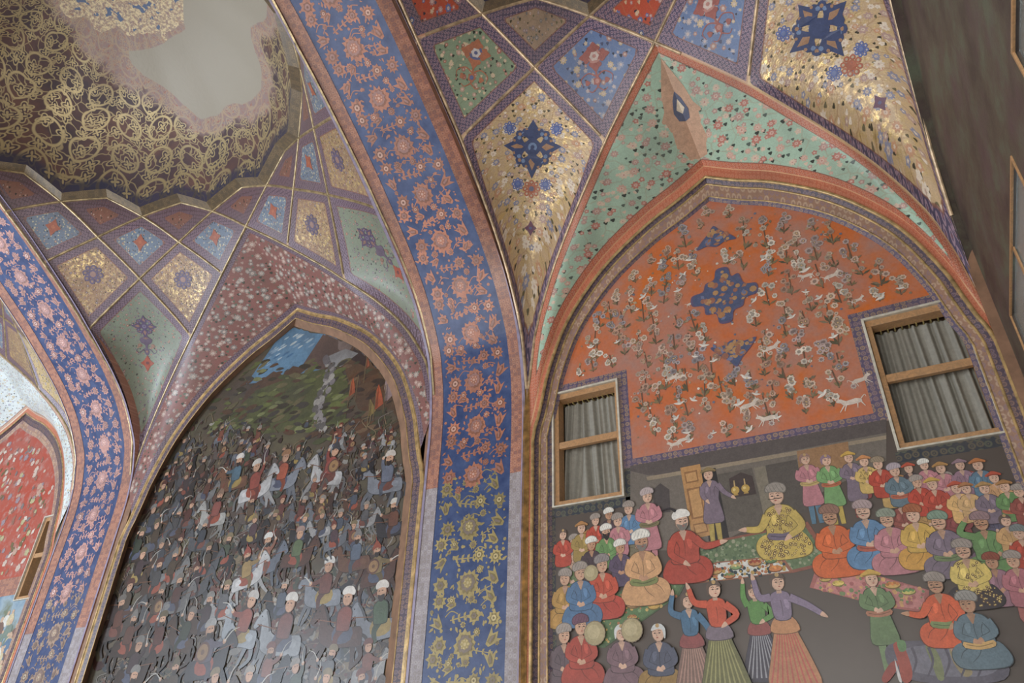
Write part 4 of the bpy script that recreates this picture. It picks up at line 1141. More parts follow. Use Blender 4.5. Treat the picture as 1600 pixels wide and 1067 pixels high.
    for sg in (-.32,.32):
        p.P(T(xf([(-.2,0),(0,.1),(.2,0),(0,-.08)],sg+.14,.02)),(60,44,40),11); p.P(T(stroke([(sg-.08,.26),(sg+.14,.34),(sg+.36,.26)],.07)),(70,50,40),11)
    p.P(T(stroke([(.16,.05),(.26,-.28),(.12,-.32)],.06)),shade(sk,.7),11); p.P(T(xf([(-.2,0),(0,.07),(.2,0),(0,-.09)],.16,-.52)),(170,70,60),11)
    if beard=='m':
        p.P(T(stroke([(-.62,-.30),(-.2,-.34),(.15,-.26),(.55,-.36),(1.0,-.24)],.10,.07)),(34,26,24),12)
    elif beard=='b':
        p.P(T(blob([(-.75,-.1),(-.3,-.35),(.2,-.3),(.75,-.1),(.6,-1.0),(.1,-1.6),(-.5,-1.0)],2)),(38,30,30),11)
    elif beard=='w': p.P(T(blob([(-.7,-.2),(0,-.4),(.7,-.2),(.4,-1.0),(-.3,-1.0)],2)),(120,112,104),11)
    if hat:
        k,hc=hat
        if k=='t':
            p.P(T(blob([(-1.0,.25),(-1.3,.75),(-1.05,1.35),(-.2,1.75),(.7,1.6),(1.2,1.1),(1.15,.55),(.6,.5),(-.3,.42)],3)),shade(hc,.7),11)
            p.P(T(blob([(-.95,.36),(-1.2,.78),(-.98,1.28),(-.2,1.64),(.66,1.5),(1.1,1.06),(1.05,.62),(.6,.58),(-.3,.5)],3)),hc,12)
            for i in range(5):
                a=-.9+i*.42; p.P(T(stroke([(a,.55),(a+.2,1.0),(a+.35,1.42)],.08,.05)),shade(hc,.78),13)
        elif k=='c': 
            p.P(T(blob([(-1.2,.45),(-1.4,.75),(-.7,1.2),(0,1.5),(.8,1.15),(1.4,.75),(1.2,.45),(0,.6)],3)),hc,12); p.P(T(stroke([(-1.1,.55),(0,.7),(1.1,.55)],.22)),shade(hc,.75),13)
        elif k=='h': p.P(T(blob([(-.95,-.6),(-1.0,.5),(-.4,1.15),(.5,1.1),(.95,.5),(.8,.35),(0,.55),(-.6,.3),(-.75,-.6)],3)),hc,12); p.P(T(circle(0.05,.95,.28,7)),(190,150,90),13)
        elif k=='p':
            p.P(T(blob([(-.95,.36),(-1.2,.78),(-.98,1.28),(-.2,1.64),(.66,1.5),(1.1,1.06),(1.05,.62),(.6,.58),(-.3,.5)],3)),hc,12)
            p.P(T(stroke([(-.6,1.4),(-1.4,1.9),(-2.5,1.75)],.38,.1)),(44,38,44),13)
    o=p.build('painted_figure',M_fresco,parent)
    if label: o['label']=label
    return o

t=NT('banquet_mural_ground'); o_=t.obj(); n1=t.noise(o_,1.4,5,0.6); c=t.mix(n1,lin((76,65,59)),lin((96,83,75))); t.bump(n1,0.1,0.01); M_bg=t.out(c,0.4)
ban=empty('banquet_mural'); tag(ban,'large painted banquet with turbaned guests, dancers and musicians, below the orange panel','mural')
lunette(ban,'mural_ground',M_bg,A4,FLOOR,[W1,W2],ztop=SPL-.085)
M_leafb=band_mat('dark_leaf_band',(48,54,66),(96,100,76),16,(110,96,70))
for r__ in ((-3.17,-3.085,FLOOR,W1[2]-.1),(-3.17,W1[1]+.1,W1[2]-.105,W1[2]-.012),(W2[0]-.02,.80,W2[2]-.1,W2[2]-.012),(W1[1],W1[1]+.09,W1[2]-.1,SPL-.085)): strip_box(ban,'dark_leaf_border',M_leafb,[r__])
def q_(L): return [at(a,b) for a,b in L]
def flat(name,items,order=0,label=None):
    p=Paint(wall_paint(order),1.4e-5)
    for i,(pts,col) in enumerate(items): p.P(pts,col,min(14,1+i))
    o=p.build(name,M_fresco,ban)
    if label: o['label']=label
    return o
flat('painted_hall',[ (q_([(985,735),(1385,660),(1385,720),(1100,860),(985,860)]),(112,102,92)), (q_([(985,728),(1385,655),(1385,676),(1040,742),(1010,742),(985,736)]),(88,78,76)), (q_([(1010,745),(1385,680),(1385,686),(1012,751)]),(150,132,108)),
  (q_([(1118,742),(1175,731),(1200,820),(1135,832)]),(92,84,76)),(q_([(1196,727),(1245,718),(1262,800),(1208,812)]),(84,76,70)),(q_([(1178,731),(1196,728),(1212,815),(1196,818)]),(126,116,98)),
  (q_([(1245,705),(1325,690),(1330,740),(1250,750)]),(156,112,72)),(q_([(1095,735),(1118,731),(1140,842),(1108,850)]),(40,36,38)),
  (q_([(1139,748),(1158,738),(1176,744),(1182,772),(1143,778)]),(66,52,50)),(q_([(1020,765),(1032,755),(1046,765),(1048,800),(1022,802)]),(74,66,66))],0)
flat('painted_door',[(q_([(1063,731),(1094,725),(1112,836),(1082,842)]),(190,134,74)),(q_([(1069,738),(1089,734),(1092,752),(1072,756)]),(150,100,56)),(q_([(1071,741),(1087,737),(1090,750),(1074,753)]),(196,142,82)),
  (q_([(1073,764),(1094,760),(1103,808),(1081,812)]),(150,100,56)),(q_([(1076,767),(1092,763),(1100,805),(1084,809)]),(196,142,82)),(q_([(1083,819),(1104,815),(1107,831),(1086,835)]),(150,100,56)),(q_([(1085,821),(1102,818),(1105,829),(1088,833)]),(196,142,82))],1,'open wooden door painted in the hall')
for k,px in enumerate((1149,1165)):
    x,z,r=unit(px,766-(3 if k else 0),5); flat('painted_vase',[(xf(stroke([(0,0),(0,3.2)],.5,.35),x,z,r),(196,160,96)),(xf(circle(0,0,1.25,12),0,0,1) and xf(circle(0,0,1.3,12),x,z,r),(190,150,60)),(xf(circle(-.3,.2,.5,8),x,z,r),(220,190,110)),(xf([(-.6,-1.2),(.6,-1.2),(.8,-1.7),(-.8,-1.7)],x,z,r),(176,136,60))],1)
def carpet(name,px,col,bcol,speck,n,order=0,label=None):
    P_=q_(px); p=Paint(wall_paint(order),1.4e-5); p.P(P_,bcol,1); cx=sum(a for a,_ in P_)/len(P_); cz=sum(b for _,b in P_)/len(P_)
    Q=[(cx+(a-cx)*.93,cz+(b-cz)*.88) for a,b in P_]; p.P(Q,col,2); rnd=random.Random(n)
    xs_=[a for a,_ in Q]; zs_=[b for _,b in Q]
    for i in range(n*3):
        a,b=rnd.uniform(min(xs_),max(xs_)),rnd.uniform(min(zs_),max(zs_))
        if inpoly(a,b,Q): p.P(circle(a,b,rnd.uniform(.006,.018),6),rnd.choice(speck),3)
    o=p.build(name,M_fresco,ban); o['label']=label; return o
carpet('painted_carpet',[(1096,848),(1150,838),(1262,815),(1285,850),(1310,878),(1240,895),(1085,905),(1045,880)],(94,118,78),(140,78,62),((120,140,100),(70,96,66),(150,150,120)),150,1,'green speckled carpet under the host')
carpet('painted_cloth',[(1075,893),(1120,878),(1222,868),(1240,893),(1150,905),(1085,912)],(206,206,200),(150,90,66),((40,60,70),(176,100,60),(190,150,70)),60,2,'white cloth set with dishes')
carpet('painted_cloth',[(900,960),(1010,902),(1075,905),(1062,930),(945,1012),(905,1010)],(86,120,72),(70,96,60),((180,110,70),(200,160,80),(120,150,100)),70,1,'green cloth laid before the musicians')
carpet('painted_cloth',[(1275,888),(1345,892),(1452,922),(1450,958),(1380,948),(1265,918)],(196,120,116),(176,96,90),((206,150,90),(170,90,90),(110,130,80)),90,1,'pink carpet set with dishes')
def dish(px,py,r_,c1,c2,lab=None):
    x,z,r=unit(px,py,r_); p=Paint(wall_paint(level(x-r,x+r,z-r,z+r)+1)); p.P(circle(x,z,r*1.25,12,r*.62),shade(c1,.6),1); p.P(circle(x,z+.1*r,r*1.15,12,r*.5),c1,2)
    for i in range(5): p.P(circle(x+(i-2)*r*.38,z+r*(.25+.18*(i%2)),r*.27,7),shade(c2,.85+.1*(i%3)),3)
    p.build('painted_dish',M_fresco,ban)
for a in ((1118,893,9,(200,150,80),(190,90,50)),(1150,886,8,(120,150,90),(206,180,110)),(1180,880,9,(200,130,70),(176,70,40)),(1205,876,8,(96,130,70),(210,170,60)),(1212,889,9,(214,120,60),(230,140,60)),(1100,902,7,(190,150,70),(200,110,60)),(1140,900,8,(196,120,70),(110,140,80)),
  (990,945,10,(200,150,90),(180,80,60)),(1022,948,8,(206,160,70),(206,160,70)),(962,962,9,(196,150,80),(170,90,60)),(988,965,7,(200,160,80),(176,110,60)),
  (1290,905,8,(206,170,80),(210,110,70)),(1310,912,8,(220,190,90),(214,180,70)),(1395,915,10,(210,160,80),(220,130,60)),(1420,925,9,(206,190,90),(96,150,70)),(1375,935,8,(206,130,90),(214,170,90))): dish(*a)

RED=(190,62,42); ORG=(220,92,34); BLU=(84,130,176); PNK=(190,116,126); YLW=(206,160,62); GRN=(96,140,76); PUR=(122,104,122); TAN=(206,150,98); DRK=(70,52,62); SLT=(92,116,130); OLV=(150,130,74)
WT=('t',(224,220,210)); GT=('t',(160,146,136)); KT=('t',(176,160,150)); OF=('c',(176,118,60)); YC_=('c',(206,160,60)); RC=('c',(196,72,44)); HR=('h',(96,76,66))
Fg=[ # half hidden figures behind the others
 (897,846,7,(150,96,70),GT,'bust',1,dict()),(920,838,7,(110,70,90),OF,'bust',1,dict()),(995,822,7.5,(120,110,84),GT,'bust',1,dict()),(893,872,8,(96,120,70),GT,'bust',1,dict()),(915,868,8,(150,110,60),HR,'bust',1,dict()),
 (1338,735,7.5,(150,60,60),HR,'bust',1,dict()),(1385,748,7.5,(190,150,80),WT,'bust',1,dict()),(1408,752,7.5,(120,80,100),OF,'bust',-1,dict()),(1480,748,7.5,(110,100,130),GT,'bust',-1,dict()),(1515,745,7.5,(170,120,70),RC,'bust',1,dict()),
 (1405,785,9,(150,70,60),GT,'bust',-1,dict()),(1447,785,9,(176,130,70),('c',(190,150,70)),'bust',1,dict()),(1490,795,9,(140,60,60),GT,'bust',-1,dict()),(1550,795,9,(90,84,110),HR,'bust',1,dict()),(1585,800,9,(170,100,110),GT,'bust',-1,dict()),(1530,850,10,(120,90,110),GT,'bust',1,dict()),(1596,905,11,(176,96,90),GT,'bust',-1,dict()),
 # back rows, left
 (880,836,7,RED,HR,'bust',1,dict()),(909,826,7.5,(160,130,60),OF,'bust',1,dict()),(931,814,7,RED,GT,'bust',1,dict()),(952,805,7,DRK,WT,'bust',1,dict(skin=2)),
 (983,796,8,BLU,GT,'bust',-1,dict()),(966,815,8,PNK,GT,'bust',1,dict()),(1012,777,9,PNK,('t',(190,170,170)),'stand',1,dict(legs=PNK,sash=(120,110,70))),(948,832,8,GRN,WT,'bust',1,dict(beard='b',skin=1)),
 (925,852,8,DRK,WT,'bust',1,dict(skin=2)),(970,857,8.5,(86,70,96),WT,'bust',1,dict(skin=2)),
 (1107,742,8.5,PUR,('c',(140,116,70)),'stand',-1,dict(legs=(176,150,66),arms=[[(-1.4,-2),(-2.4,-3.6),(-3.6,-4.6)],[(1.3,-2.0),(1.5,-3.6),(.9,-4.6)]],floral=False)),
 (1066,816,12.5,RED,('p',(222,218,210)),'sit',1,dict(label='seated guest in red robe and plumed white turban',beard='w',arms=[[(-1.4,-2.2),(-1.7,-3.8),(-.2,-4.9)],[(1.4,-2.2),(2.6,-3.3),(4.4,-3.1)]],lap=(186,58,40))),
 (1003,848,12.5,TAN,WT,'sit',1,dict(beard='w',skin=2,sash=(120,130,70))),
 # back rows, right
 (1258,718,8.5,PNK,('h',(150,110,100)),'stand',1,dict(legs=(76,118,146),sash=(190,160,90))),(1291,720,8.5,(110,160,92),('h',(140,110,130)),'stand',1,dict(legs=(190,160,60),sash=(190,96,60))),
 (1326,716,8,PUR,YC_,'stand',1,dict(legs=(170,60,50))),(1350,722,8,(206,168,84),('c',(206,130,70)),'bust',1,dict(floral=True)),(1372,726,8.5,RED,('t',(150,130,104)),'bust',-1,dict()),
 (1420,733,7.5,DRK,RC,'bust',-1,dict()),(1444,728,7.5,PNK,WT,'bust',1,dict()),(1470,733,8.5,PNK,('c',(186,130,60)),'bust',-1,dict()),(1500,728,8,(150,110,130),('c',(150,116,130)),'bust',1,dict()),(1528,728,9,(84,120,146),('c',(200,112,50)),'bust',-1,dict()),
 (1553,748,8.5,TAN,RC,'bust',1,dict()),(1398,737,9,SLT,('t',(176,160,170)),'bust',1,dict(sash=(190,90,60))),(1433,755,8.5,(196,60,40),GT,'bust',1,dict(skin=1)),(1457,758,9,RED,YC_,'bust',-1,dict()),
 (1494,764,9,(222,170,96),RC,'bust',1,dict()),(1510,765,8.5,(206,160,100),('c',(176,110,60)),'bust',-1,dict()),(1538,765,9,PUR,('c',(176,130,70)),'bust',1,dict()),(1570,762,9,GRN,OF,'bust',-1,dict(sash=(190,90,60))),(1592,770,9,(150,70,60),GT,'bust',-1,dict()),
 # front row, right
 (1213,775,13.5,(190,160,70),('t',(150,140,130)),'sit',-1,dict(label='seated host in yellow flowered robe with long black moustache',beard='m',floral=True,sash=(110,96,120),arms=[[(-1.4,-2.2),(-2.2,-3.8),(-.8,-4.8)],[(1.4,-2.2),(2.4,-3.6),(4.0,-3.5)]],lap=(200,168,70))),
 (1297,808,13,ORG,('t',(150,104,84)),'sit',-1,dict(beard='m',skin=2)),(1349,800,12.5,BLU,('t',(176,150,150)),'sit',-1,dict(beard='m',sash=(180,80,60))),
 (1386,813,12,PNK,('t',(140,150,130)),'sit',-1,dict(beard='m',skin=1)),(1427,806,12,YLW,('t',(170,90,50)),'sit',-1,dict(lap=(214,150,50))),(1467,817,12.5,PUR,('t',(120,146,124)),'sit',-1,dict(beard='m',skin=1,sash=(110,130,80))),
 (1533,818,12.5,GRN,('t',(150,116,120)),'sit',-1,dict(beard='m',skin=2,arms=[[(-1.4,-2.0),(-2.6,-3.0),(-1.2,-4.2)],[(1.3,-1.8),(2.8,-1.0),(1.9,.4)]])),
 (1571,815,9.5,(200,150,90),HR,'bust',1,dict()),(1592,835,10,RED,('t',(120,130,130)),'bust',-1,dict()),(1550,880,11,(150,104,120),('t',(150,66,44)),'bust',-1,dict(skin=2)),(1583,878,11.5,(176,100,110),GT,'bust',-1,dict(skin=1)),
 (1505,862,13,(214,184,84),GT,'sit',-1,dict(beard='m',floral=True,skin=1,lap=(54,46,52))),
 (1462,915,13.5,(222,84,40),GT,'sit',-1,dict(beard='m',skin=2,sash=(120,140,80),arms=[[(-1.4,-2.2),(-1.9,-3.8),(-.8,-4.8)],[(1.4,-2.2),(2.4,-3.4),(3.8,-3.2)]])),
 (1512,945,14,SLT,('t',(150,146,140)),'sit',-1,dict(skin=2,sash=(206,160,90))),
 (1362,906,11.5,(96,124,78),YC_,'stand',1,dict(label='standing servant in long green robe',legs=(110,140,90),sash=(176,110,80))),
 # musicians and dancers, left
 (884,905,9.5,(176,130,56),GT,'sit',-1,dict(skin=1,lap=(186,134,56))),(942,884,10.5,(200,70,44),('t',(140,130,130)),'sit',1,dict(skin=1,lap=(190,60,44))),(908,896,10.5,(72,112,156),GT,'sit',1,dict(skin=1)),
 (883,994,11,(96,76,84),GT,'sit',1,dict(skin=1)),(909,980,11.5,(176,60,44),('t',(110,66,90)),'sit',1,dict(skin=1)),(972,990,11,(120,88,98),('h',(206,206,206)),'sit',1,dict()),(1030,990,12,(74,80,104),('h',(196,200,200)),'sit',-1,dict(lap=(150,112,50))),
 (1076,940,11,(62,108,146),HR,'dance',1,dict(label='dancer in blue bodice',skirt=(130,96,84),sash=(150,66,66),arms=[[(-1.2,-2.0),(-2.6,-1.2),(-2.2,1.0)],[(1.2,-2.0),(2.4,-3.6),(3.0,-5.6)]])),
 (1178,925,10.5,(84,140,62),HR,'dance',-1,dict(label='dancer in green bodice and dark striped skirt',skirt=(60,56,74),stripe=(150,150,160),sash=(150,70,66),arms=[[(-1.2,-2.0),(-2.2,-3.4),(-.9,-4.2)],[(1.2,-2.0),(1.7,-.6),(1.5,1.4)]])),
 (1117,922,12,(206,74,44),HR,'dance',1,dict(label='dancer in red bodice and olive skirt',skirt=(104,104,56),stripe=(150,146,84),sash=(120,104,120),arms=[[(-1.2,-1.8),(-2.8,-1.4),(-3.4,.4)],[(1.2,-2.0),(2.5,-3.3),(1.1,-4.3)]])),
 (1215,910,12.5,(130,112,140),HR,'dance',1,dict(label='dancer in lavender bodice and red striped skirt',skirt=(186,120,76),stripe=(196,84,70),sash=(196,130,80),arms=[[(-1.2,-1.8),(-2.6,-1.6),(-3.0,.6)],[(1.2,-2.0),(3.0,-3.0),(4.6,-4.2)]])),
]
for (px,py,r_,robe,hat,pose,d,kw) in Fg: fig(px,py,r_,robe,hat,pose,d,parent=ban,**kw)
# round frame drums and a reclining man
for px,py,r_ in ((925,896,12),(931,990,18),(989,985,18)):
    x,z,r=unit(px,py,r_); p=Paint(wall_paint(level(x-r,x+r,z-r,z+r)+1)); p.P(spiky(x,z,r*1.04,20,.05),(130,110,84),1); p.P(circle(x,z,r*.95,18),(170,154,110),2); p.P(circle(x-.1*r,z+.1*r,r*.6,16),(184,168,124),3)
    p.build('painted_drum',M_fresco,ban)
p=Paint(wall_paint(14)); Q=lambda L: [at(a,b) for a,b in L]
p.P(blob(Q([(1385,1012),(1420,1002),(1480,1004),(1535,1012),(1572,1030),(1570,1062),(1500,1070),(1430,1064),(1392,1045)]),4),(92,88,104),1)
p.P(blob(Q([(1405,1018),(1460,1008),(1530,1018),(1562,1036),(1540,1056),(1460,1056),(1410,1042)]),4),(116,114,130),2)
for k in range(5): p.P(stroke(Q([(1425+k*26,1012),(1432+k*26,1034),(1424+k*26,1058)]),.02,.01),(84,80,96),3)
p.P(blob(Q([(1446,1010),(1456,1008),(1470,1030),(1476,1060),(1466,1062),(1456,1036)]),3),(120,128,84),3); p.P(blob(Q([(1482,1006),(1492,1006),(1500,1030),(1520,1050),(1508,1058),(1490,1036)]),3),(150,134,94),3)
p.P(circle(*at(1512,1006),.12,14,.09),(190,140,124),4); p.P(blob(Q([(1500,996),(1514,990),(1530,998),(1524,1006),(1506,1004)]),3),(70,60,60),5)
p.P(blob(Q([(1396,1008),(1408,1004),(1418,1022),(1426,1050),(1422,1066),(1410,1064),(1404,1036)]),3),(176,66,50),4); p.P(blob(Q([(1378,1060),(1392,1036),(1404,1034),(1400,1050),(1386,1067)]),3),(160,58,48),4)
p.P(blob(Q([(1402,1002),(1414,1002),(1416,1016),(1406,1018)]),3),(96,140,84),5); p.P(blob(Q([(1398,1030),(1404,1046),(1410,1066),(1404,1062)]),3),(200,196,196),5)
o=p.build('painted_figure',M_fresco,ban); o['label']='reclining painted man in grey robe and red boots'

# ------------------------------------------------------------------ battle mural in the dark middle niche
t=NT('battle_mural_ground'); o_=t.obj(); n1=t.noise(o_,1.6,6,0.65); n2=t.noise(t.vm('ADD',o_,(4,1,7)),2.6,4,0.6)
c=t.mix(t.m('MULTIPLY_ADD',n1,2.6,-0.8,clamp=True),lin((66,58,56)),lin((92,86,62)))
c=t.mix(t.m('MULTIPLY_ADD',n2,2.8,-1.3,clamp=True),c,lin((86,64,58))); t.bump(n1,0.1,0.01); M_battle=t.out(c,0.36)
M_bpaint=paint_mat('battle_paint',0.38,0.45,(60,54,54))
bat=empty('battle_mural'); tag(bat,'dark battle of riders on white and brown horses below a blue painted sky','mural')
lunette(bat,'mural_ground',M_battle,L3,FLOOR,y=6.12)
YB=6.12
def bp(order,k=0.045): 
    b=0.002+order*0.0009
    return lambda a,c_,h: (a,YB-b-h*k,c_)
def bat_at(px,py): return onY(px,py,YB)
def in_out(o,x,z,mg=0.05):
    top=len(o)//2; seg=o[:top+1] if x<=o[top].x else o[top:]
    if not (o[0].x+mg<x<o[-1].x-mg): return False
    for a,b in zip(seg,seg[1:]):
        if min(a.x,b.x)<=x<=max(a.x,b.x) and abs(a.x-b.x)>1e-6: return z<a.z+(b.z-a.z)*(x-a.x)/(b.x-a.x)-mg
    return False
def clip_poly(pts,o,mg=0.0):
    """keep an outline inside the arch by pulling its points down or in"""
    out=[]
    for x,z in pts:
        x=min(o[-1].x-.01,max(o[0].x+.01,x))
        for k in range(60):
            if in_out(o,x,z,mg): break
            z-=0.03
        out.append((x,z))
    return out
def dens(pts,n=8):
    o=[]
    for a,b in zip(pts,pts[1:]+pts[:1]):
        for i in range(n): o.append((a[0]+(b[0]-a[0])*i/n,a[1]+(b[1]-a[1])*i/n))
    return o
def bflat(name,items,order,dn=True):
    p=Paint(bp(order),1.3e-5)
    for i,(px,col) in enumerate(items):
        q=[bat_at(*v) for v in px]; q=clip_poly(dens(q,10),L3) if dn else q
        p.P(q,col,min(12,1+i))
    return p.build(name,M_bpaint,bat)
bflat('painted_sky',[([(385,600),(430,535),(475,498),(510,500),(560,515),(600,530),(560,560),(480,590)],(84,126,160))],0)
p=Paint(bp(1)); rnd=random.Random(2)
for i in range(70):
    px=rnd.uniform(415,520); py=560-(px-400)*0.45+rnd.uniform(-18,22)
    x,z=bat_at(px,py)
    if in_out(L3,x,z,.12): p.P(xf([(-1,0),(-.3,.3),(.6,.25),(1.1,0),(.4,-.25),(-.5,-.25)],x,z,rnd.uniform(.03,.08),.25),rnd.choice(((150,172,186),(120,150,176),(170,184,190),(60,104,146))),1)
o=p.build('painted_clouds',M_bpaint,bat); o['kind']='stuff'
bflat('painted_mountains',[([(500,560),(520,520),(560,512),(600,540),(560,570)],(130,110,104)),([(470,575),(490,545),(512,512),(530,520),(528,545),(545,560),(530,580)],(96,74,66)),
  ([(535,565),(558,530),(580,525),(625,560),(640,600),(650,640),(560,640)],(92,66,46)),([(545,560),(560,532),(572,545),(575,575)],(58,42,40)),([(505,560),(540,545),(560,552),(530,575),(510,580)],(136,136,138)),
  ([(385,612),(428,580),(442,586),(458,572),(480,576),(430,615),(370,650)],(84,62,48)),([(350,660),(400,610),(470,584),(530,572),(545,600),(540,660),(400,680)],(78,82,48))],1)
p=Paint(bp(3,.22)); rnd=random.Random(6)
for i in range(420):
    px=rnd.uniform(330,650); py=rnd.uniform(565,690); x,z=bat_at(px,py)
    if not in_out(L3,x,z,.1): continue
    g=rnd.choice(((92,100,50),(70,76,46),(56,52,38),(100,92,60),(110,116,70),(84,60,44),(64,60,54)) if px<540 else ((92,60,40),(80,56,40),(60,46,38),(110,84,60),(70,70,48)))
    p.P(xf(blob([(-1,0),(-.2,.35),(.8,.2),(1.1,-.1),(.1,-.35)],2),x,z,rnd.uniform(.04,.13),rnd.uniform(-.3,.5)),g,1)
p.build('painted_hillside',M_bpaint,bat)
p=Paint(bp(4,.15)); rnd=random.Random(8)      # pale cascade falling down the slope
for i in range(60):
    f=i/60; px=513-f*14+rnd.uniform(-7,7)+6*sin(f*7); py=560+f*115; x,z=bat_at(px,py)
    p.P(circle(x,z,rnd.uniform(.025,.06),8),rnd.choice(((130,124,124),(110,104,108),(150,146,140),(90,86,84))),1)
p.build('painted_cascade',M_bpaint,bat)
for px,py,col,s_ in ((548,606,(176,80,44),.13),(588,622,(186,80,44),.17),(603,612,(150,124,124),.15),(578,638,(140,116,60),.12),(573,568,(150,76,50),.08),(622,600,(110,90,50),.09),(560,596,(96,70,56),.07)):
    p=Paint(bp(4)); x,z=bat_at(px,py); p.P(xf([(0,-1),(.75,-.7),(.55,.1),(.15,1.15),(-.1,.4)],x,z,s_,rnd.uniform(-.1,.3)),col,2); p.P(xf([(0,-1),(.3,-.8),(.2,.3),(.1,1.0)],x,z,s_,0),shade(col,.75),3)
    p.P(stroke([(x,z-.3),(x-.01,z+.1)],.014),(110,90,60),4); p.build('painted_banner',M_bpaint,bat)

# distant crowd nobody could count
p=Paint(bp(5,.24)); rnd=random.Random(11)
PALB=((150,146,140),(120,60,50),(84,96,112),(96,70,60),(140,120,90),(70,64,70),(166,160,150),(110,84,70),(76,84,70),(130,74,60),(96,104,120))
n_=0
while n_<3000:
    px=rnd.uniform(150,655); py=rnd.uniform(655,1080)
    x,z=bat_at(px,py)
    if not in_out(L3,x,z,.06): n_+=1; continue
    if 410<px<520 and 650<py<700 and rnd.random()<.85: n_+=1; continue
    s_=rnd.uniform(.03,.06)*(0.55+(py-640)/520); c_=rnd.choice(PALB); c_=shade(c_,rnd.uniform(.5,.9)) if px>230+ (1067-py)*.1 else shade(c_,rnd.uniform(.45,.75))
    k=rnd.random()
    if k<.55: p.P(xf(blob([(-1,-1.4),(1,-1.4),(.9,.2),(0,.7),(-.9,.2)],2),x,z,s_,rnd.uniform(-.5,.5)),c_,1); p.P(circle(x,z+s_*.95,s_*.38,7),shade((176,130,104),.6),2); p.P(circle(x,z+s_*1.3,s_*.42,7,s_*.28),shade(rnd.choice(((200,196,190),(150,60,50),(120,110,100),(90,80,80))),.62),3)
    elif k<.8: p.P(stroke([(x,z),(x+rnd.uniform(-.1,.1),z+rnd.uniform(.05,.14)),(x+rnd.uniform(-.2,.2),z+rnd.uniform(.1,.2))],.012,.006),rnd.choice(((130,110,80),(130,124,118),(100,80,60))),4)
    else: p.P(xf(blob([(-1.4,0),(-.3,.6),(1,.5),(1.5,1.2),(1.9,.8),(1.3,-.3),(0,-.7)],2),x,z,s_*1.2,rnd.uniform(-.3,.5),rnd.choice((-1,1))),c_,2)
    n_+=1
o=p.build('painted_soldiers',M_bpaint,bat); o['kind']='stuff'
RL=[]
def rider(px,py,r_,horse,robe,d,hat,rnd,label=None,shield=False,leap=0.0):
    x,z=bat_at(px,py); x2,_=bat_at(px+r_,py); _,z2=bat_at(px,py-r_); r=(abs(x2-x)+abs(z2-z))/2
    l=0; bb=(x-3*r,x+3*r,z-6.5*r,z+1.5*r)
    for a in RL:
        if bb[0]<a[1] and bb[1]>a[0] and bb[2]<a[3] and bb[3]>a[2]: l=max(l,a[4]+1)
    RL.append(bb+(l,)); p=Paint(bp(7+l),1.3e-5)
    T=lambda pts: [(x+d*(a*cos(leap)-b*sin(leap))*r,z+(a*sin(leap)+b*cos(leap))*r) for a,b in pts]
    k=lambda v: rnd.uniform(-v,v)
    hd=shade(horse,.55)
    for hx,kx,fx in ((-2.6,-3.3+k(.5),-2.9+k(1)),(-2.0,-1.8+k(.6),-1.3+k(1)),(2.4,2.9+k(.6),3.6+k(1)),(2.9,3.8+k(.5),4.6+k(1))):
        p.P(T(stroke([(hx,-5.0),(kx,-6.8),(fx,-8.3)],.95,.38)),shade(horse,.8),1)
    p.P(T(stroke([(-3.3,-4.4),(-4.2,-5.0),(-4.3,-6.8)],.35,.6)),hd,1)
    H=[(-3.4,-4.8),(-2.8,-3.5),(0,-3.8),(2.0,-3.4),(3.0,-1.7),(3.9,-.7),(4.5,-.9),(5.3,-2.1),(5.5,-2.8),(5.0,-3.0),(4.2,-2.4),(3.9,-3.6),(3.5,-5.2),(1.6,-5.9),(-1.6,-5.8),(-3.2,-5.7)]
    p.P(T(blob([(a*1.02,b-(.08 if b<-4 else -.08)) for a,b in H],3)),hd,2); p.P(T(blob(H,3)),horse,3)
    p.P(T(blob([(-2.6,-4.2),(-1.5,-3.9),(-1.2,-4.6),(-2.3,-5.0)],2)),shade(horse,1.12),4)
    p.P(T(stroke([(2.4,-3.2),(3.0,-1.9),(3.8,-.8)],.45,.3)),hd,4); p.P(T(circle(4.4,-1.5,.12,6)),(30,24,24),5); p.P(T(stroke([(4.9,-2.5),(3.2,-2.7),(1.0,-3.0)],.12)),(120,70,40),5)
    p.P(T(blob([(-1.5,-3.5),(1.3,-3.5),(1.5,-5.0),(0,-5.5),(-1.6,-5.0)],2)),rnd.choice(((150,66,46),(150,124,60),(70,76,100),(110,60,50))),4)
    p.P(T(stroke([(.1,-3.6),(.9,-4.8),(.6,-6.2)],1.1,.6)),shade(robe,.75),5)
    p.P(T(blob([(-.5,-1.0),(.5,-1.0),(1.3,-1.7),(1.2,-3.4),(.9,-4.0),(-.9,-4.0),(-1.2,-3.4),(-1.2,-1.7)],3)),shade(robe,.55),6)
    p.P(T(blob([(-.4,-1.1),(.4,-1.1),(1.15,-1.75),(1.05,-3.4),(.8,-3.9),(-.8,-3.9),(-1.05,-3.4),(-1.05,-1.75)],3)),robe,7)
    p.P(T(circle(0,0,.85,12,1.0)),(110,76,60),8); p.P(T(circle(.05,0,.75,12,.9)),(190,142,112),9)
    p.P(T(stroke([(-.25,.18),(.05,.2)],.12)),(50,36,34),10); p.P(T(stroke([(.3,.18),(.55,.18)],.12)),(50,36,34),10)
    if rnd.random()<.5: p.P(T(blob([(-.5,-.3),(.2,-.4),(.7,-.3),(.3,-1.2),(-.3,-1.1)],2)),(46,36,34),10)
    hk,hc=hat
    if hk=='t': p.P(T(blob([(-.95,.4),(-1.1,.9),(-.5,1.5),(.5,1.5),(1.05,1.0),(.9,.45),(0,.6)],3)),hc,11)
    else: p.P(T(blob([(-.85,.1),(-.8,.8),(0,1.7),(.8,.8),(.85,.1),(0,.45)],3)),hc,11); p.P(T(stroke([(0,1.5),(-.2,2.5)],.22,.08)),(150,60,50),11)
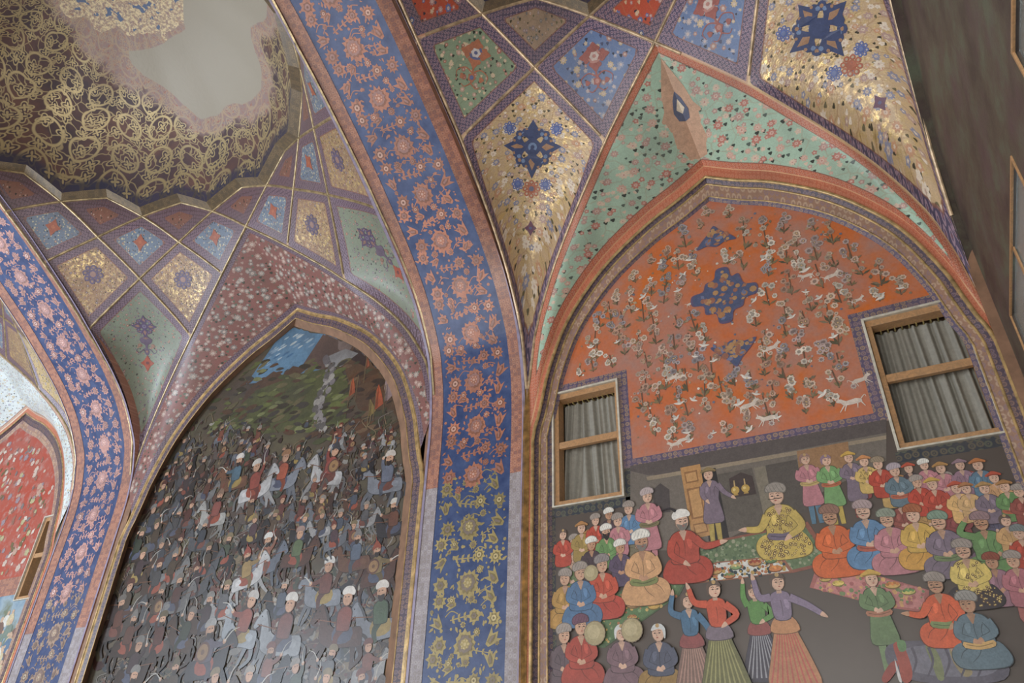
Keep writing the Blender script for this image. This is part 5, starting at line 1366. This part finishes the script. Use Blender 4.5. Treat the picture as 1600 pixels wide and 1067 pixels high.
    if rnd.random()<.75:
        a=rnd.uniform(-.4,1.4); hx,hy=.8+2.3*cos(a),-1.9+2.3*sin(a)
        p.P(T(stroke([(.8,-1.9),(hx*.6+.5,hy*.6-1),(hx,hy)],.85,.5)),shade(robe,.9),9); p.P(T(circle(hx,hy,.34,7)),(190,142,112),10)
        b=a+rnd.uniform(.3,1.2); p.P(T(stroke([(hx,hy),(hx+1.6*cos(b),hy+1.6*sin(b)),(hx+2.8*cos(b-.25),hy+2.8*sin(b-.25))],.22,.06)),(186,184,176),11)
    if shield: p.P(T(circle(-.7,-2.6,1.3,14)),(96,60,50),10); p.P(T(circle(-.7,-2.6,1.0,14)),(150,112,70),11); p.P(T(circle(-.7,-2.6,.35,8)),(110,76,56),12)
    o=p.build('painted_rider',M_bpaint,bat)
    if label: o['label']=label
WHT=(176,176,178); GRY=(116,122,134); BRN=(78,48,38); BAY=(104,66,46); BLK=(44,42,48)
big=[(525,705,8.5,WHT,(150,66,58),-1,('h',(60,60,66)),True),(447,715,8,GRY,(166,76,52),1,('t',(160,110,70)),False),(388,868,8,WHT,(150,120,66),1,('h',(150,60,46)),False),(610,717,9,GRY,(96,104,124),-1,('t',(190,180,170)),False),
 (545,935,12,BRN,(130,62,50),-1,('t',(206,202,196)),False),(598,925,12,GRY,(66,92,62),-1,('t',(196,190,184)),False),(455,945,12,(140,146,154),(112,62,54),-1,('t',(190,186,180)),False),(617,790,8,BLK,(104,62,46),-1,('t',(196,190,180)),False),
 (420,845,8,(96,106,124),(150,92,70),1,('t',(200,200,196)),True),(560,840,8.5,BAY,(84,98,120),-1,('h',(120,116,116)),False),(395,940,10.5,(134,142,152),(140,66,52),-1,('t',(170,164,160)),False),(330,985,11,BLK,(84,76,96),1,('t',(150,150,150)),True),
 (470,835,8,BRN,(84,104,66),1,('t',(150,120,110)),False),(375,720,7,BAY,(70,100,120),-1,('t',(196,190,184)),False),(402,730,8,WHT,(150,64,52),1,('t',(180,176,170)),False),(345,775,7,(150,150,146),(130,66,58),-1,('h',(130,100,80)),False),
 (590,860,9,BRN,(120,100,60),1,('h',(150,66,46)),True),(515,885,10,GRY,(110,58,48),-1,('t',(196,194,190)),False)]
rnd=random.Random(31); RS=[]
for a in big: RS.append(a); 
placed=[(a[0],a[1]+a[2]*2.2,a[2]*1.7) for a in big]
tries=0
while len(RS)<96 and tries<6000:
    tries+=1; px=rnd.uniform(190,640); py=rnd.uniform(665,1075); r_=3.4+(py-660)/410*6.4
    x,z=bat_at(px,py)
    if not in_out(L3,x,z,.10+r_*.012): continue
    if 425<px<520 and py<700: continue
    if any(hypot((px-a)*.8,(py-b)*1.15)<(r_+c_)*1.95 for a,b,c_ in placed): continue
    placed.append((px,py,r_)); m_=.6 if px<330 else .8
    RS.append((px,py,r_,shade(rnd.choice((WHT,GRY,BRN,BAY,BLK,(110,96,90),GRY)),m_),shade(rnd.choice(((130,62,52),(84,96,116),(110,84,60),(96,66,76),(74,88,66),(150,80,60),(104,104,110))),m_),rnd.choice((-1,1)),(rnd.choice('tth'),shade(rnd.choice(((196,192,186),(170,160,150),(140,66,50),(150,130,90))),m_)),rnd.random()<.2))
RS.sort(key=lambda a:a[1])
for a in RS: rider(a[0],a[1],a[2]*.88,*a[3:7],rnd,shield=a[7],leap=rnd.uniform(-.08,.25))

# ------------------------------------------------------------------ far niche: red flower panel over a blue painting
fr=empty('far_mural'); tag(fr,'red flower panel over a pale blue painting, in the far niche at the left edge','mural')
t=NT('far_red_ground'); o_=t.obj(); n1=t.noise(o_,2.0,5,0.6); n2=t.noise(t.vm('ADD',o_,(5,2,8)),5,4,0.7)
c=t.mix(t.m('MULTIPLY_ADD',n1,3,-1.1,clamp=True),lin((186,64,46)),lin((176,84,70))); c=t.mix(t.m('MULTIPLY_ADD',n2,3.4,-1.7,clamp=True),c,lin((176,148,140))); M_fred=t.out(c,0.4)
t=NT('far_blue_ground'); o_=t.obj(); n1=t.noise(o_,1.6,5,0.6); c=t.ramp(n1,[(.35,lin((96,130,160))),(.5,lin((140,164,180))),(.62,lin((110,120,96)))]); M_fblue=t.out(c,0.4)
lunette(fr,'red_ground',M_fred,F3,2.70,[W3]); lunette(fr,'blue_ground',M_fblue,F3,FLOOR,[W3],ztop=2.42); lunette(fr,'scroll_border',M_bbrown,F3,2.42,[W3],ztop=2.70)
p=Paint(wall_paint(1,.25)); rnd=random.Random(12)
for i in range(420):
    x,z=rnd.uniform(-15.5,-11.7),rnd.uniform(2.75,5.4)
    if not in_out(F3,x,z,.1) or (W3[0]-.1<x and z<W3[3]+.1): continue
    if rnd.random()<.5: p.P(spiky(x,z,rnd.uniform(.03,.075),7,.25,rnd),rnd.choice(((200,176,160),(150,130,140),(190,150,130),(176,168,120))),1)
    else: p.P(xf([(-.5,0),(0,.35),(.6,0),(0,-.35)],x,z,rnd.uniform(.06,.14),rnd.uniform(0,3)),rnd.choice(((150,96,80),(120,110,110),(206,190,176),(110,96,60))),1)
o=p.build('painted_flower_pattern',M_fresco,fr); o['kind']='stuff'
p=Paint(wall_paint(1,.25)); 
for i in range(160):
    x,z=rnd.uniform(-13.6,-11.65),rnd.uniform(0.6,2.1); s_=rnd.uniform(.05,.1)
    p.P(xf(blob([(-1,-1.4),(1,-1.4),(.9,.2),(0,.7),(-.9,.2)],2),x,z,s_,rnd.uniform(-.3,.3)),rnd.choice(((196,180,140),(110,130,120),(84,116,150),(176,140,110),(206,204,196),(120,90,80))),1); p.P(circle(x,z+s_*1.0,s_*.45,8),(196,160,130),2)
o=p.build('painted_crowd',M_fresco,fr); o['kind']='stuff'
